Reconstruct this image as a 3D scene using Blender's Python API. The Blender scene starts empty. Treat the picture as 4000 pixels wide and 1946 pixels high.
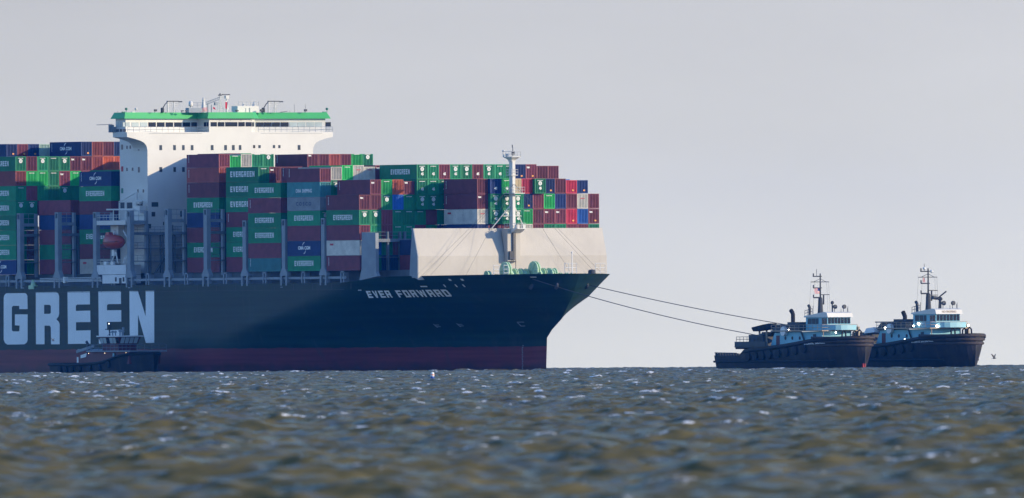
import bpy, math, random
import numpy as np
from mathutils import Vector, Matrix
random.seed(7)
rad = math.radians
SC = bpy.context.scene
COL = SC.collection

# ------------------------------------------------------------------ camera
F = 90000.0                       # focal length in photo pixels (4000 px wide frame)
EYE = Vector((0.0, 0.0, 3.0))
PITCH = math.atan((1363.0 - 973.0) / F)
ROLL = 0.0065
D_ = Vector((0, math.cos(PITCH), math.sin(PITCH)))
U0 = Vector((0, -math.sin(PITCH), math.cos(PITCH)))
R0 = Vector((1, 0, 0))
R_ = R0 * math.cos(ROLL) - U0 * math.sin(ROLL)
U_ = U0 * math.cos(ROLL) + R0 * math.sin(ROLL)
cam = bpy.data.cameras.new('camera')
cam_o = bpy.data.objects.new('camera', cam)
COL.objects.link(cam_o)
cam.sensor_width = 36.0
cam.lens = F * 36.0 / 4000.0
cam.clip_start = 1.0
cam.clip_end = 30000.0
cam.dof.use_dof = True
cam.dof.focus_distance = 4440.0
cam.dof.aperture_fstop = 5.0
cam_o.matrix_world = Matrix(((R_.x, U_.x, -D_.x, EYE.x), (R_.y, U_.y, -D_.y, EYE.y),
                             (R_.z, U_.z, -D_.z, EYE.z), (0, 0, 0, 1)))
SC.camera = cam_o

# ------------------------------------------------------------------ light
SUN_AZ, SUN_EL = rad(105.6), rad(16.0)      # azimuth clockwise from +Y
sd = Vector((math.sin(SUN_AZ) * math.cos(SUN_EL), math.cos(SUN_AZ) * math.cos(SUN_EL), math.sin(SUN_EL)))
sun = bpy.data.lights.new('sun', 'SUN')
sun.energy = 3.1
sun.angle = rad(0.53)
sun.color = (1.0, 0.82, 0.56)
sun_o = bpy.data.objects.new('sun', sun)
sun_o.rotation_euler = sd.to_track_quat('Z', 'Y').to_euler()
COL.objects.link(sun_o)

W = bpy.data.worlds.new('World')
SC.world = W
W.use_nodes = True
nt = W.node_tree
nt.nodes.clear()
n_out = nt.nodes.new('ShaderNodeOutputWorld')
n_bg = nt.nodes.new('ShaderNodeBackground')
n_sky = nt.nodes.new('ShaderNodeTexSky')
n_sky.sky_type = 'NISHITA'
n_sky.sun_disc = False
n_sky.sun_elevation = SUN_EL
n_sky.sun_rotation = SUN_AZ
n_sky.air_density = 1.3
n_sky.dust_density = 0.2
n_sky.ozone_density = 5.0
SKY_STR = 0.15
# a bank of pale haze lying along the horizon, thinning upwards into the clear sky
n_tc = nt.nodes.new('ShaderNodeTexCoord')
n_sep = nt.nodes.new('ShaderNodeSeparateXYZ')
nt.links.new(n_tc.outputs['Generated'], n_sep.inputs[0])
n_low = nt.nodes.new('ShaderNodeValToRGB')
n_map = nt.nodes.new('ShaderNodeMapRange')
n_map.inputs['From Min'].default_value = 0.0
n_map.inputs['From Max'].default_value = 0.03
nt.links.new(n_sep.outputs['Z'], n_map.inputs['Value'])
nt.links.new(n_map.outputs[0], n_low.inputs['Fac'])
cr = n_low.color_ramp
cr.elements[0].position = 0.0
cr.elements[0].color = (0.515, 0.51, 0.472, 1)
cr.elements[1].position = 0.55
cr.elements[1].color = (0.40, 0.404, 0.418, 1)
HZ = 1.0 / SKY_STR
n_sc = nt.nodes.new('ShaderNodeVectorMath')
n_sc.operation = 'SCALE'
n_cl = nt.nodes.new('ShaderNodeTexNoise')
n_cl.inputs['Scale'].default_value = 1.0
n_cl.inputs['Detail'].default_value = 4
n_cm = nt.nodes.new('ShaderNodeMapping')
n_cm.inputs['Scale'].default_value = (45, 45, 150)
nt.links.new(n_tc.outputs['Generated'], n_cm.inputs['Vector'])
nt.links.new(n_cm.outputs[0], n_cl.inputs['Vector'])
n_cr = nt.nodes.new('ShaderNodeMapRange')
n_cr.inputs['From Min'].default_value = 0.3
n_cr.inputs['From Max'].default_value = 0.7
n_cr.inputs['To Min'].default_value = 0.965 * HZ
n_cr.inputs['To Max'].default_value = 1.035 * HZ
nt.links.new(n_cl.outputs['Fac'], n_cr.inputs['Value'])
n_sx = nt.nodes.new('ShaderNodeMapRange')
n_sx.inputs['From Min'].default_value = -0.025
n_sx.inputs['From Max'].default_value = 0.025
n_sx.inputs['To Min'].default_value = 0.955
n_sx.inputs['To Max'].default_value = 1.085
nt.links.new(n_sep.outputs['X'], n_sx.inputs['Value'])
n_mu = nt.nodes.new('ShaderNodeMath')
n_mu.operation = 'MULTIPLY'
nt.links.new(n_cr.outputs[0], n_mu.inputs[0])
nt.links.new(n_sx.outputs[0], n_mu.inputs[1])
nt.links.new(n_mu.outputs[0], n_sc.inputs['Scale'])
nt.links.new(n_low.outputs['Color'], n_sc.inputs[0])
n_fac = nt.nodes.new('ShaderNodeMapRange')
n_fac.interpolation_type = 'SMOOTHSTEP'
n_fac.inputs['From Min'].default_value = 0.025
n_fac.inputs['From Max'].default_value = 0.09
nt.links.new(n_sep.outputs['Z'], n_fac.inputs['Value'])
n_mix = nt.nodes.new('ShaderNodeMix')
n_mix.data_type = 'RGBA'
nt.links.new(n_fac.outputs[0], n_mix.inputs['Factor'])
nt.links.new(n_sc.outputs[0], n_mix.inputs[6])
n_tint = nt.nodes.new('ShaderNodeVectorMath')      # white balance of the clear sky
n_tint.operation = 'MULTIPLY'
n_tint.inputs[1].default_value = (0.93, 1.0, 1.2)
nt.links.new(n_sky.outputs[0], n_tint.inputs[0])
nt.links.new(n_tint.outputs[0], n_mix.inputs[7])
nt.links.new(n_mix.outputs[2], n_bg.inputs['Color'])
n_bg.inputs['Strength'].default_value = SKY_STR
nt.links.new(n_bg.outputs[0], n_out.inputs['Surface'])

SC.view_settings.view_transform = 'Standard'
SC.view_settings.look = 'None'
SC.view_settings.exposure = 0.6
SC.view_settings.gamma = 1.0
SC.view_settings.use_curve_mapping = False
SC.render.engine = 'CYCLES'
SC.cycles.use_denoising = True
SC.cycles.max_bounces = 5
SC.cycles.volume_bounces = 0
SC.cycles.sample_clamp_indirect = 6.0

# ------------------------------------------------------------------ frames of reference
ANG = -rad(58.33)                           # heading of the ship
FW = Vector((math.cos(ANG), math.sin(ANG), 0))
PT = Vector((-math.sin(ANG), math.cos(ANG), 0))
REARTH = 7.4e6                              # effective earth radius
def sea_drop(r): return -r * r / (2 * REARTH)
def ray(x, y): return (R_ * ((x - 2000) / F) - U_ * ((y - 973) / F) + D_)
class Frame:
    """a vessel's own axes: u forward from the stem, v to port, z up from its waterline"""
    def __init__(s, x, Y, ang=ANG):
        s.o = Vector(((x - 2000) / F * Y, Y, sea_drop(Y)))
        s.ang = ang
        s.f = Vector((math.cos(ang), math.sin(ang), 0)); s.p = Vector((-math.sin(ang), math.cos(ang), 0))
    def w(s, u, v, z): return s.o + s.f * u + s.p * v + Vector((0, 0, z))
    def at_v(s, x, y, v):
        d = ray(x, y); k = (s.o + s.p * v - EYE).dot(s.p) / d.dot(s.p)
        q = EYE + d * k - s.o; return q.dot(s.f), q.z
    def at_u(s, x, y, u):
        d = ray(x, y); k = (s.o + s.f * u - EYE).dot(s.f) / d.dot(s.f)
        q = EYE + d * k - s.o; return q.dot(s.p), q.z
    def px(s, u, v, z):
        q = s.w(u, v, z) - EYE; k = F / q.dot(D_)
        return 2000 + q.dot(R_) * k, 973 - q.dot(U_) * k
SHIP = Frame(2264, 4400)

# ------------------------------------------------------------------ materials
def paint(name, col, rough=0.5, var=0.12, scale=0.6, metal=0.0, streak=0.0, streak_col=(0.16, 0.06, 0.02), spec=0.4):
    m = bpy.data.materials.new(name); m.use_nodes = True
    t = m.node_tree; b = t.nodes['Principled BSDF']
    b.inputs['Roughness'].default_value = rough; b.inputs['Metallic'].default_value = metal
    b.inputs['Specular IOR Level'].default_value = spec
    tc = t.nodes.new('ShaderNodeTexCoord')
    n = t.nodes.new('ShaderNodeTexNoise'); n.inputs['Scale'].default_value = scale; n.inputs['Detail'].default_value = 5
    t.links.new(tc.outputs['Object'], n.inputs['Vector'])
    mr = t.nodes.new('ShaderNodeMapRange'); mr.inputs['To Min'].default_value = 1 - var; mr.inputs['To Max'].default_value = 1 + var
    mr.inputs['From Min'].default_value = 0.3; mr.inputs['From Max'].default_value = 0.7
    t.links.new(n.outputs['Fac'], mr.inputs['Value'])
    vm = t.nodes.new('ShaderNodeVectorMath'); vm.operation = 'SCALE'; vm.inputs[0].default_value = col[:3]
    t.links.new(mr.outputs[0], vm.inputs['Scale'])
    last = vm.outputs[0]
    if streak > 0:
        mp = t.nodes.new('ShaderNodeMapping'); mp.inputs['Scale'].default_value = (1.1, 1.1, 0.16)
        t.links.new(tc.outputs['Object'], mp.inputs['Vector'])
        n2 = t.nodes.new('ShaderNodeTexNoise'); n2.inputs['Scale'].default_value = 1.3; n2.inputs['Detail'].default_value = 6
        t.links.new(mp.outputs[0], n2.inputs['Vector'])
        r2 = t.nodes.new('ShaderNodeMapRange'); r2.inputs['From Min'].default_value = 0.56; r2.inputs['From Max'].default_value = 0.8
        r2.inputs['To Max'].default_value = streak
        t.links.new(n2.outputs['Fac'], r2.inputs['Value'])
        mx = t.nodes.new('ShaderNodeMix'); mx.data_type = 'RGBA'
        t.links.new(r2.outputs[0], mx.inputs['Factor']); t.links.new(last, mx.inputs[6])
        mx.inputs[7].default_value = (*streak_col, 1); last = mx.outputs[2]
    t.links.new(last, b.inputs['Base Color'])
    return m
def emit(name, col, s):
    m = bpy.data.materials.new(name); m.use_nodes = True
    b = m.node_tree.nodes['Principled BSDF']; b.inputs['Emission Color'].default_value = (*col, 1); b.inputs['Emission Strength'].default_value = s
    return m
M = {}
M['white'] = paint('white_paint', (0.69, 0.675, 0.63), 0.45, 0.05, 0.25, streak=0.10, streak_col=(0.55, 0.48, 0.38))
M['white_rust'] = paint('white_paint_rusty', (0.74, 0.75, 0.76), 0.5, 0.06, 0.3, streak=0.3, streak_col=(0.35, 0.18, 0.08))
M['breakwater'] = paint('breakwater_paint', (0.50, 0.462, 0.405), 0.55, 0.06, 0.2, streak=0.3, streak_col=(0.34, 0.29, 0.24))
M['grey'] = paint('lashing_grey', (0.25, 0.29, 0.33), 0.55, 0.12, 0.5, streak=0.25)
M['frame'] = paint('lashing_frame', (0.15, 0.18, 0.21), 0.6, 0.2, 0.5, streak=0.3)
M['deckgrey'] = paint('deck_grey', (0.12, 0.14, 0.155), 0.7, 0.2, 0.4, streak=0.3)
M['roofgreen'] = paint('roof_green', (0.065, 0.44, 0.13), 0.45, 0.05, 0.3)
M['glass'] = paint('window_glass', (0.012, 0.016, 0.022), 0.06, 0.1, 0.5, spec=0.6)
M['porthole'] = paint('porthole_glass', (0.06, 0.075, 0.085), 0.12, 0.1, 0.5, spec=0.6)
M['paleglass'] = paint('window_glass_pale', (0.45, 0.52, 0.52), 0.15, 0.1, 0.5)  # lighter pane colour for the palest windows
M['black'] = paint('black_paint', (0.014, 0.014, 0.016), 0.55, 0.25, 0.6)
M['dark'] = paint('dark_steel', (0.05, 0.055, 0.06), 0.6, 0.2, 0.6)
M['winch'] = paint('pale_green_paint', (0.42, 0.62, 0.40), 0.5, 0.12, 0.8)
M['winchdark'] = paint('mid_green_paint', (0.06, 0.20, 0.13), 0.5, 0.12, 0.8)
M['letter'] = paint('white_lettering', (0.86, 0.87, 0.87), 0.5, 0.06, 0.12, streak=0.1, streak_col=(0.3, 0.35, 0.4))
M['boxletter'] = paint('box_lettering', (0.86, 0.86, 0.84), 0.5, 0.04, 0.3)
M['mark'] = paint('white_mark', (0.82, 0.82, 0.80), 0.5, 0.04, 0.5)
M['bluemark'] = paint('blue_mark', (0.03, 0.06, 0.16), 0.5, 0.04, 0.5)
M['redmark'] = paint('red_mark', (0.5, 0.03, 0.04), 0.5, 0.04, 0.5)
M['orangemark'] = paint('orange_mark', (0.8, 0.32, 0.05), 0.5, 0.04, 0.5)
M['orange'] = paint('lifeboat_orange', (0.42, 0.052, 0.028), 0.4, 0.1, 0.5)
M['cyan'] = paint('tug_house_blue', (0.19, 0.48, 0.60), 0.45, 0.07, 0.6, streak=0.2, streak_col=(0.22, 0.26, 0.22))
M['tughull'] = paint('tug_hull_black', (0.022, 0.019, 0.018), 0.6, 0.4, 0.5, streak=0.7, streak_col=(0.075, 0.05, 0.04))
M['sunlitrubber'] = paint('sunlit_bow_rubber', (0.055, 0.042, 0.036), 0.75, 0.35, 0.9, streak=0.4, streak_col=(0.12, 0.09, 0.07))  # fender rubber coloured paler and browner, sunlight on the bow painted in
M['tyre'] = paint('tyre_rubber', (0.014, 0.014, 0.014), 0.8, 0.2, 0.8)
M['cyanpale'] = paint('pale_house_blue', (0.30, 0.57, 0.66), 0.45, 0.08, 0.6, streak=0.25, streak_col=(0.30, 0.28, 0.22))
M['tugred'] = paint('tug_house_red', (0.11, 0.016, 0.02), 0.5, 0.12, 0.6)
M['buff'] = paint('weathered_buff', (0.42, 0.33, 0.24), 0.6, 0.15, 0.8)
M['rope'] = paint('rope_fibre', (0.05, 0.05, 0.055), 0.8, 0.2, 1.0)
M['wire'] = paint('stay_wire', (0.10, 0.10, 0.10), 0.6, 0.1, 1.0)
M['lamp'] = emit('lit_lamp', (1.0, 0.93, 0.8), 9.0)
M['lampdim'] = emit('lit_lamp_dim', (1.0, 0.7, 0.4), 3.0)
M['flagred'] = paint('flag_red', (0.55, 0.02, 0.04), 0.7, 0.08, 1.0)
M['flagwhite'] = paint('flag_white', (0.75, 0.74, 0.72), 0.7, 0.05, 1.0)
M['flagblue'] = paint('flag_blue', (0.02, 0.035, 0.16), 0.7, 0.05, 1.0)
M['bird'] = paint('bird_plumage', (0.16, 0.14, 0.13), 0.8, 0.3, 4.0)
M['buoyblue'] = paint('buoy_blue', (0.03, 0.09, 0.4), 0.5, 0.05, 1.0)
M['buoyorange'] = paint('buoy_orange', (0.75, 0.15, 0.05), 0.5, 0.05, 1.0)

def hull_mat():
    m = paint('ship_hull_paint', (0.010, 0.032, 0.026), 0.38, 0.18, 0.08, spec=0.15)
    t = m.node_tree; b = t.nodes['Principled BSDF']; src = b.inputs['Base Color'].links[0].from_socket
    tc = t.nodes.new('ShaderNodeTexCoord'); sp = t.nodes.new('ShaderNodeSeparateXYZ')
    t.links.new(tc.outputs['Object'], sp.inputs[0])
    # plating runs in long horizontal strakes, a little uneven in tone
    mp = t.nodes.new('ShaderNodeMapping'); mp.inputs['Scale'].default_value = (0.02, 0.02, 0.5)
    t.links.new(tc.outputs['Object'], mp.inputs['Vector'])
    n = t.nodes.new('ShaderNodeTexNoise'); n.inputs['Scale'].default_value = 2.2; n.inputs['Detail'].default_value = 6
    t.links.new(mp.outputs[0], n.inputs['Vector'])
    mr = t.nodes.new('ShaderNodeMapRange'); mr.inputs['From Min'].default_value = 0.25; mr.inputs['From Max'].default_value = 0.75
    mr.inputs['To Min'].default_value = 0.65; mr.inputs['To Max'].default_value = 1.45
    t.links.new(n.outputs['Fac'], mr.inputs['Value'])
    vs = t.nodes.new('ShaderNodeVectorMath'); vs.operation = 'SCALE'
    t.links.new(src, vs.inputs[0]); t.links.new(mr.outputs[0], vs.inputs['Scale'])
    st = t.nodes.new('ShaderNodeMath'); st.operation = 'LESS_THAN'; st.inputs[1].default_value = 4.75
    nb = t.nodes.new('ShaderNodeTexNoise'); nb.inputs['Scale'].default_value = 0.35; nb.inputs['Detail'].default_value = 6
    t.links.new(tc.outputs['Object'], nb.inputs['Vector'])
    ed = t.nodes.new('ShaderNodeMath'); ed.operation = 'MULTIPLY_ADD'; ed.inputs[1].default_value = 0.55
    t.links.new(nb.outputs['Fac'], ed.inputs[0]); t.links.new(sp.outputs['Z'], ed.inputs[2])
    st.inputs[1].default_value = 5.02
    t.links.new(ed.outputs[0], st.inputs[0])
    vr = t.nodes.new('ShaderNodeVectorMath'); vr.operation = 'SCALE'; vr.inputs[0].default_value = (0.16, 0.032, 0.036)
    t.links.new(mr.outputs[0], vr.inputs['Scale'])
    mx = t.nodes.new('ShaderNodeMix'); mx.data_type = 'RGBA'
    t.links.new(st.outputs[0], mx.inputs['Factor']); t.links.new(vs.outputs[0], mx.inputs[6]); t.links.new(vr.outputs[0], mx.inputs[7])
    # fouled waterline, and long stains running down from the scuppers
    fo = t.nodes.new('ShaderNodeMath'); fo.operation = 'MULTIPLY_ADD'; fo.inputs[1].default_value = 3.2
    t.links.new(nb.outputs['Fac'], fo.inputs[0]); t.links.new(sp.outputs['Z'], fo.inputs[2])
    fr = t.nodes.new('ShaderNodeMapRange'); fr.inputs['From Min'].default_value = 2.2; fr.inputs['From Max'].default_value = 3.6
    fr.inputs['To Min'].default_value = 0.65; fr.inputs['To Max'].default_value = 0.0
    t.links.new(fo.outputs[0], fr.inputs['Value'])
    m2 = t.nodes.new('ShaderNodeMix'); m2.data_type = 'RGBA'; m2.inputs[7].default_value = (0.03, 0.026, 0.02, 1)
    t.links.new(fr.outputs[0], m2.inputs['Factor']); t.links.new(mx.outputs[2], m2.inputs[6])
    mp2 = t.nodes.new('ShaderNodeMapping'); mp2.inputs['Scale'].default_value = (0.5, 0.5, 0.05)
    t.links.new(tc.outputs['Object'], mp2.inputs['Vector'])
    n5 = t.nodes.new('ShaderNodeTexNoise'); n5.inputs['Scale'].default_value = 1.0; n5.inputs['Detail'].default_value = 7
    t.links.new(mp2.outputs[0], n5.inputs['Vector'])
    r5 = t.nodes.new('ShaderNodeMapRange'); r5.inputs['From Min'].default_value = 0.58; r5.inputs['From Max'].default_value = 0.78; r5.inputs['To Max'].default_value = 0.45
    t.links.new(n5.outputs['Fac'], r5.inputs['Value'])
    m3 = t.nodes.new('ShaderNodeMix'); m3.data_type = 'RGBA'; m3.inputs[7].default_value = (0.055, 0.062, 0.062, 1)
    t.links.new(r5.outputs[0], m3.inputs['Factor']); t.links.new(m2.outputs[2], m3.inputs[6])
    t.links.new(m3.outputs[2], b.inputs['Base Color'])
    return m
M['hull'] = hull_mat()

def box_mat():
    """painted corrugated steel; the paint colour is each container's own object colour"""
    m = bpy.data.materials.new('container_paint'); m.use_nodes = True
    t = m.node_tree; b = t.nodes['Principled BSDF']; b.inputs['Roughness'].default_value = 0.55
    b.inputs['Specular IOR Level'].default_value = 0.3
    oi = t.nodes.new('ShaderNodeObjectInfo'); tc = t.nodes.new('ShaderNodeTexCoord')
    n = t.nodes.new('ShaderNodeTexNoise'); n.inputs['Scale'].default_value = 0.7; n.inputs['Detail'].default_value = 6
    n.noise_dimensions = '4D'
    k = t.nodes.new('ShaderNodeMath'); k.operation = 'MULTIPLY'; k.inputs[1].default_value = 40
    t.links.new(oi.outputs['Random'], k.inputs[0]); t.links.new(k.outputs[0], n.inputs['W'])
    t.links.new(tc.outputs['Object'], n.inputs['Vector'])
    mr = t.nodes.new('ShaderNodeMapRange'); mr.inputs['From Min'].default_value = 0.3; mr.inputs['From Max'].default_value = 0.7
    mr.inputs['To Min'].default_value = 0.8; mr.inputs['To Max'].default_value = 1.15
    t.links.new(n.outputs['Fac'], mr.inputs['Value'])
    vs = t.nodes.new('ShaderNodeVectorMath'); vs.operation = 'SCALE'
    t.links.new(oi.outputs['Color'], vs.inputs[0]); t.links.new(mr.outputs[0], vs.inputs['Scale'])
    r2 = t.nodes.new('ShaderNodeMapRange'); r2.inputs['From Min'].default_value = 0.62; r2.inputs['From Max'].default_value = 0.8; r2.inputs['To Max'].default_value = 0.5
    n2 = t.nodes.new('ShaderNodeTexNoise'); n2.inputs['Scale'].default_value = 1.6; n2.inputs['Detail'].default_value = 8; n2.noise_dimensions = '4D'
    t.links.new(k.outputs[0], n2.inputs['W']); t.links.new(tc.outputs['Object'], n2.inputs['Vector']); t.links.new(n2.outputs['Fac'], r2.inputs['Value'])
    mx = t.nodes.new('ShaderNodeMix'); mx.data_type = 'RGBA'; mx.inputs[7].default_value = (0.10, 0.055, 0.035, 1)
    t.links.new(r2.outputs[0], mx.inputs['Factor']); t.links.new(vs.outputs[0], mx.inputs[6])
    t.links.new(mx.outputs[2], b.inputs['Base Color'])
    return m
M['box'] = box_mat()

# ------------------------------------------------------------------ mesh helpers
class MB:
    def __init__(s): s.v = []; s.f = []; s.m = []; s.cm = 0
    def add(s, vs, fs):
        k = len(s.v); s.v += [tuple(p) for p in vs]
        for f in fs: s.f.append(tuple(i + k for i in f)); s.m.append(s.cm)
    def box(s, x0, x1, y0, y1, z0, z1):
        s.add([(x0, y0, z0), (x1, y0, z0), (x1, y1, z0), (x0, y1, z0), (x0, y0, z1), (x1, y0, z1), (x1, y1, z1), (x0, y1, z1)],
              [(0, 3, 2, 1), (4, 5, 6, 7), (0, 1, 5, 4), (1, 2, 6, 5), (2, 3, 7, 6), (3, 0, 4, 7)])
    def prism(s, poly, a0, a1, axis='u'):
        """polygon in the two other axes, extruded along axis between a0 and a1"""
        n = len(poly)
        def P(q, a): return (a, q[0], q[1]) if axis == 'u' else ((q[0], a, q[1]) if axis == 'v' else (q[0], q[1], a))
        vs = [P(q, a0) for q in poly] + [P(q, a1) for q in poly]
        s.add(vs, [tuple(range(n))[::-1], tuple(range(n, 2 * n))] + [(i, (i + 1) % n, n + (i + 1) % n, n + i) for i in range(n)])
    def loft(s, polys, cap=True):
        n = len(polys[0]); vs = [p for q in polys for p in q]; fs = []
        for k in range(len(polys) - 1):
            fs += [(k * n + i, k * n + (i + 1) % n, (k + 1) * n + (i + 1) % n, (k + 1) * n + i) for i in range(n)]
        if cap: fs += [tuple(range(n))[::-1], tuple(range((len(polys) - 1) * n, len(polys) * n))]
        s.add(vs, fs)
    def tube(s, pts, r, n=6, r2=None):
        pts = [Vector(p) for p in pts]; rings = []
        for i, p in enumerate(pts):
            d = (pts[min(i + 1, len(pts) - 1)] - pts[max(i - 1, 0)]).normalized()
            a = d.cross(Vector((0, 0, 1)) if abs(d.z) < 0.95 else Vector((1, 0, 0))).normalized(); b = d.cross(a)
            rr = r if r2 is None else r + (r2 - r) * i / max(1, len(pts) - 1)
            rings.append([tuple(p + (a * math.cos(t) + b * math.sin(t)) * rr) for t in [2 * math.pi * k / n for k in range(n)]])
        s.loft(rings)
    def lathe(s, c, prof, axis='z', n=16):
        rings = []
        for r, h in prof:
            ring = []
            for k in range(n):
                t = 2 * math.pi * k / n; a, b = r * math.cos(t), r * math.sin(t)
                q = (a, b, h) if axis == 'z' else ((h, a, b) if axis == 'u' else (b, h, a))
                ring.append((c[0] + q[0], c[1] + q[1], c[2] + q[2]))
            rings.append(ring)
        s.loft(rings)
    def rail(s, pts, h=1.0, step=1.5, r=0.035, bars=2):
        """posts and bars along a polyline"""
        pts = [Vector(p) for p in pts]
        for a, b in zip(pts, pts[1:]):
            L = (b - a).length; n = max(1, int(L / step))
            for k in range(n + 1):
                p = a.lerp(b, k / n); s.tube([p, p + Vector((0, 0, h))], r, 4)
            for j in range(1, bars + 1):
                o = Vector((0, 0, h * j / bars)); s.tube([a + o, b + o], r, 4)
    def build(s, name, mats, parent=None, smooth=False, loc=None):
        me = bpy.data.meshes.new(name); me.from_pydata(s.v, [], s.f)
        for m in (mats if isinstance(mats, (list, tuple)) else [mats]): me.materials.append(m)
        if s.cm or any(s.m): me.polygons.foreach_set('material_index', s.m)
        if smooth: me.polygons.foreach_set('use_smooth', [True] * len(me.polygons))
        me.update()
        return link(name, me, parent, loc)
def link(name, me, parent=None, loc=None):
    o = bpy.data.objects.new(name, me); COL.objects.link(o)
    if parent: o.parent = parent
    if loc: o.location = loc
    return o
def tag(o, label=None, cat=None, group=None, kind=None):
    if label: o['label'] = label
    if cat: o['category'] = cat
    if group: o['group'] = group
    if kind: o['kind'] = kind
    return o
def empty(name, fr, label, cat, group=None, off=(0, 0, 0), ang=None):
    o = bpy.data.objects.new(name, None); COL.objects.link(o)
    o.location = fr.w(*off); o.rotation_euler = (0, 0, fr.ang if ang is None else ang)
    o.empty_display_size = 0.5
    return tag(o, label, cat, group)

# ------------------------------------------------------------------ lettering
def _r(a, b, c, d): return [(a, b), (c, b), (c, d), (a, d)]
GLYPH = {
 'E': (5, [_r(0, 0, 1.6, 7), _r(1.6, 0, 5, 1.6), _r(1.6, 2.8, 4.7, 4.3), _r(1.6, 5.4, 5, 7)]),
 'V': (5, [[(0, 7), (1.6, 0), (2.5, 0), (2.5, 2.6), (1.6, 7)], [(2.5, 0), (3.4, 0), (5, 7), (3.4, 7), (2.5, 2.6)]]),
 'R': (5, [_r(0, 0, 1.6, 7), _r(1.6, 5.6, 5, 7), _r(3.5, 4.0, 5, 5.6), _r(1.6, 2.6, 5, 4.0), [(2.9, 2.6), (3.5, 0), (5, 0), (4.5, 2.6)]]),
 'G': (5, [_r(0, 0, 1.6, 7), _r(1.6, 5.4, 5, 7), _r(1.6, 0, 5, 1.6), _r(3.5, 1.6, 5, 3.7), _r(2.6, 2.5, 3.5, 3.7)]),
 'N': (5, [_r(0, 0, 1.5, 7), _r(3.5, 0, 5, 7), [(1.5, 4.2), (3.5, 0), (3.5, 2.8), (1.5, 7)]]),
 'F': (5, [_r(0, 0, 1.6, 7), _r(1.6, 2.6, 4.6, 4.1), _r(1.6, 5.4, 5, 7)]),
 'O': (5, [_r(0, 0, 1.6, 7), _r(3.4, 0, 5, 7), _r(1.6, 0, 3.4, 1.5), _r(1.6, 5.5, 3.4, 7)]),
 'D': (5, [_r(0, 0, 1.6, 7), [(3.4, 0), (4.2, 0), (5, 1.2), (5, 5.8), (4.2, 7), (3.4, 7)], _r(1.6, 0, 3.4, 1.5), _r(1.6, 5.5, 3.4, 7)]),
 'A': (5, [_r(0, 0, 1.6, 7), _r(3.4, 0, 5, 7), _r(1.6, 5.5, 3.4, 7), _r(1.6, 2.2, 3.4, 3.7)]),
 'W': (7, [[(0, 7), (1.4, 0), (2.5, 0), (1.6, 7)], [(2.5, 0), (3.5, 4.5), (3.5, 6.5), (2.9, 6.5), (2.15, 2.7)], [(4.5, 0), (4.85, 2.7), (4.1, 6.5), (3.5, 6.5), (3.5, 4.5)], [(4.5, 0), (5.6, 0), (7, 7), (5.4, 7)]]),
 ' ': (3, []),
}
def glyph_polys(txt, gap=1.5):
    x = 0; out = []
    for ch in txt:
        w, ps = GLYPH[ch]; out += [[(x + a, b) for a, b in p] for p in ps]; x += w + gap
    x -= gap
    return [[(a / x, b / 7.0) for a, b in p] for p in out]      # unit square
_txt = {}
def text_mesh(txt, bold=0.02):
    """built-in font as a flat mesh, normalised to the unit square in x, z"""
    if (txt, bold) in _txt: return _txt[(txt, bold)]
    cu = bpy.data.curves.new('text', 'FONT'); cu.body = txt; cu.offset = bold; cu.resolution_u = 3
    ob = bpy.data.objects.new('text', cu); COL.objects.link(ob)
    dg = bpy.context.evaluated_depsgraph_get(); me = bpy.data.meshes.new_from_object(ob.evaluated_get(dg))
    vs = [tuple(v.co) for v in me.vertices]; fs = [tuple(p.vertices) for p in me.polygons]
    bpy.data.objects.remove(ob); bpy.data.curves.remove(cu); bpy.data.meshes.remove(me)
    x0, x1 = min(v[0] for v in vs), max(v[0] for v in vs); y0, y1 = min(v[1] for v in vs), max(v[1] for v in vs)
    r = ([((v[0] - x0) / (x1 - x0), (v[1] - y0) / (y1 - y0)) for v in vs], fs)
    _txt[(txt, bold)] = r
    return r
def letters(mb, txt, fn, block=True, bold=0.02):
    """fn maps the unit square (across, up) to a point"""
    if block:
        for p in glyph_polys(txt): mb.add([fn(a, b) for a, b in p], [tuple(range(len(p)))])
    else:
        vs, fs = text_mesh(txt, bold); mb.add([fn(a, b) for a, b in vs], fs)
# ================================================================== THE CONTAINER SHIP
ship = empty('container_ship', SHIP, 'huge dark green container ship with red underside, white bridge and cream breakwater', 'container ship')
def interp(t, xs, ys): return float(np.interp(t, xs, ys))
ZN = [-6, 0, 6.4, 7.9, 9.9, 14.2, 18.6]
def stem(z): return interp(z, ZN, [-12.4, -12.4, -12.0, -10.2, -6.8, -2.8, 0])
def hb(u, z):
    t = stem(z) - u
    if t <= 0: return 0.0
    L = interp(z, ZN, [104, 98, 82, 78, 70, 54, 44]); p = interp(z, ZN, [1.1, 1.1, 1.0, 1.0, 0.95, 0.72, 0.58])
    return 24.0 * math.sin(math.pi / 2 * min(1.0, t / L)) ** p
def sheer(u): return interp(u, [-60, -46, -40, -33, 0], [17.2, 17.25, 17.75, 18.3, 18.6])
ts = [0, .15, .4, .8, 1.4, 2.2, 3.2, 4.5, 6, 8, 10, 12, 14.5, 17] + [20 + 3 * k for k in range(30)] + [115, 150, 200, 260, 300]
zs = [-4, -2, 0, 1.5, 3, 4, 4.75, 5.5, 6.4, 7.2, 7.9, 9, 9.9, 11, 12, 13, 14.2, 15.2, 16.2, 17.2]
mb = MB(); grid = []
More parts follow.
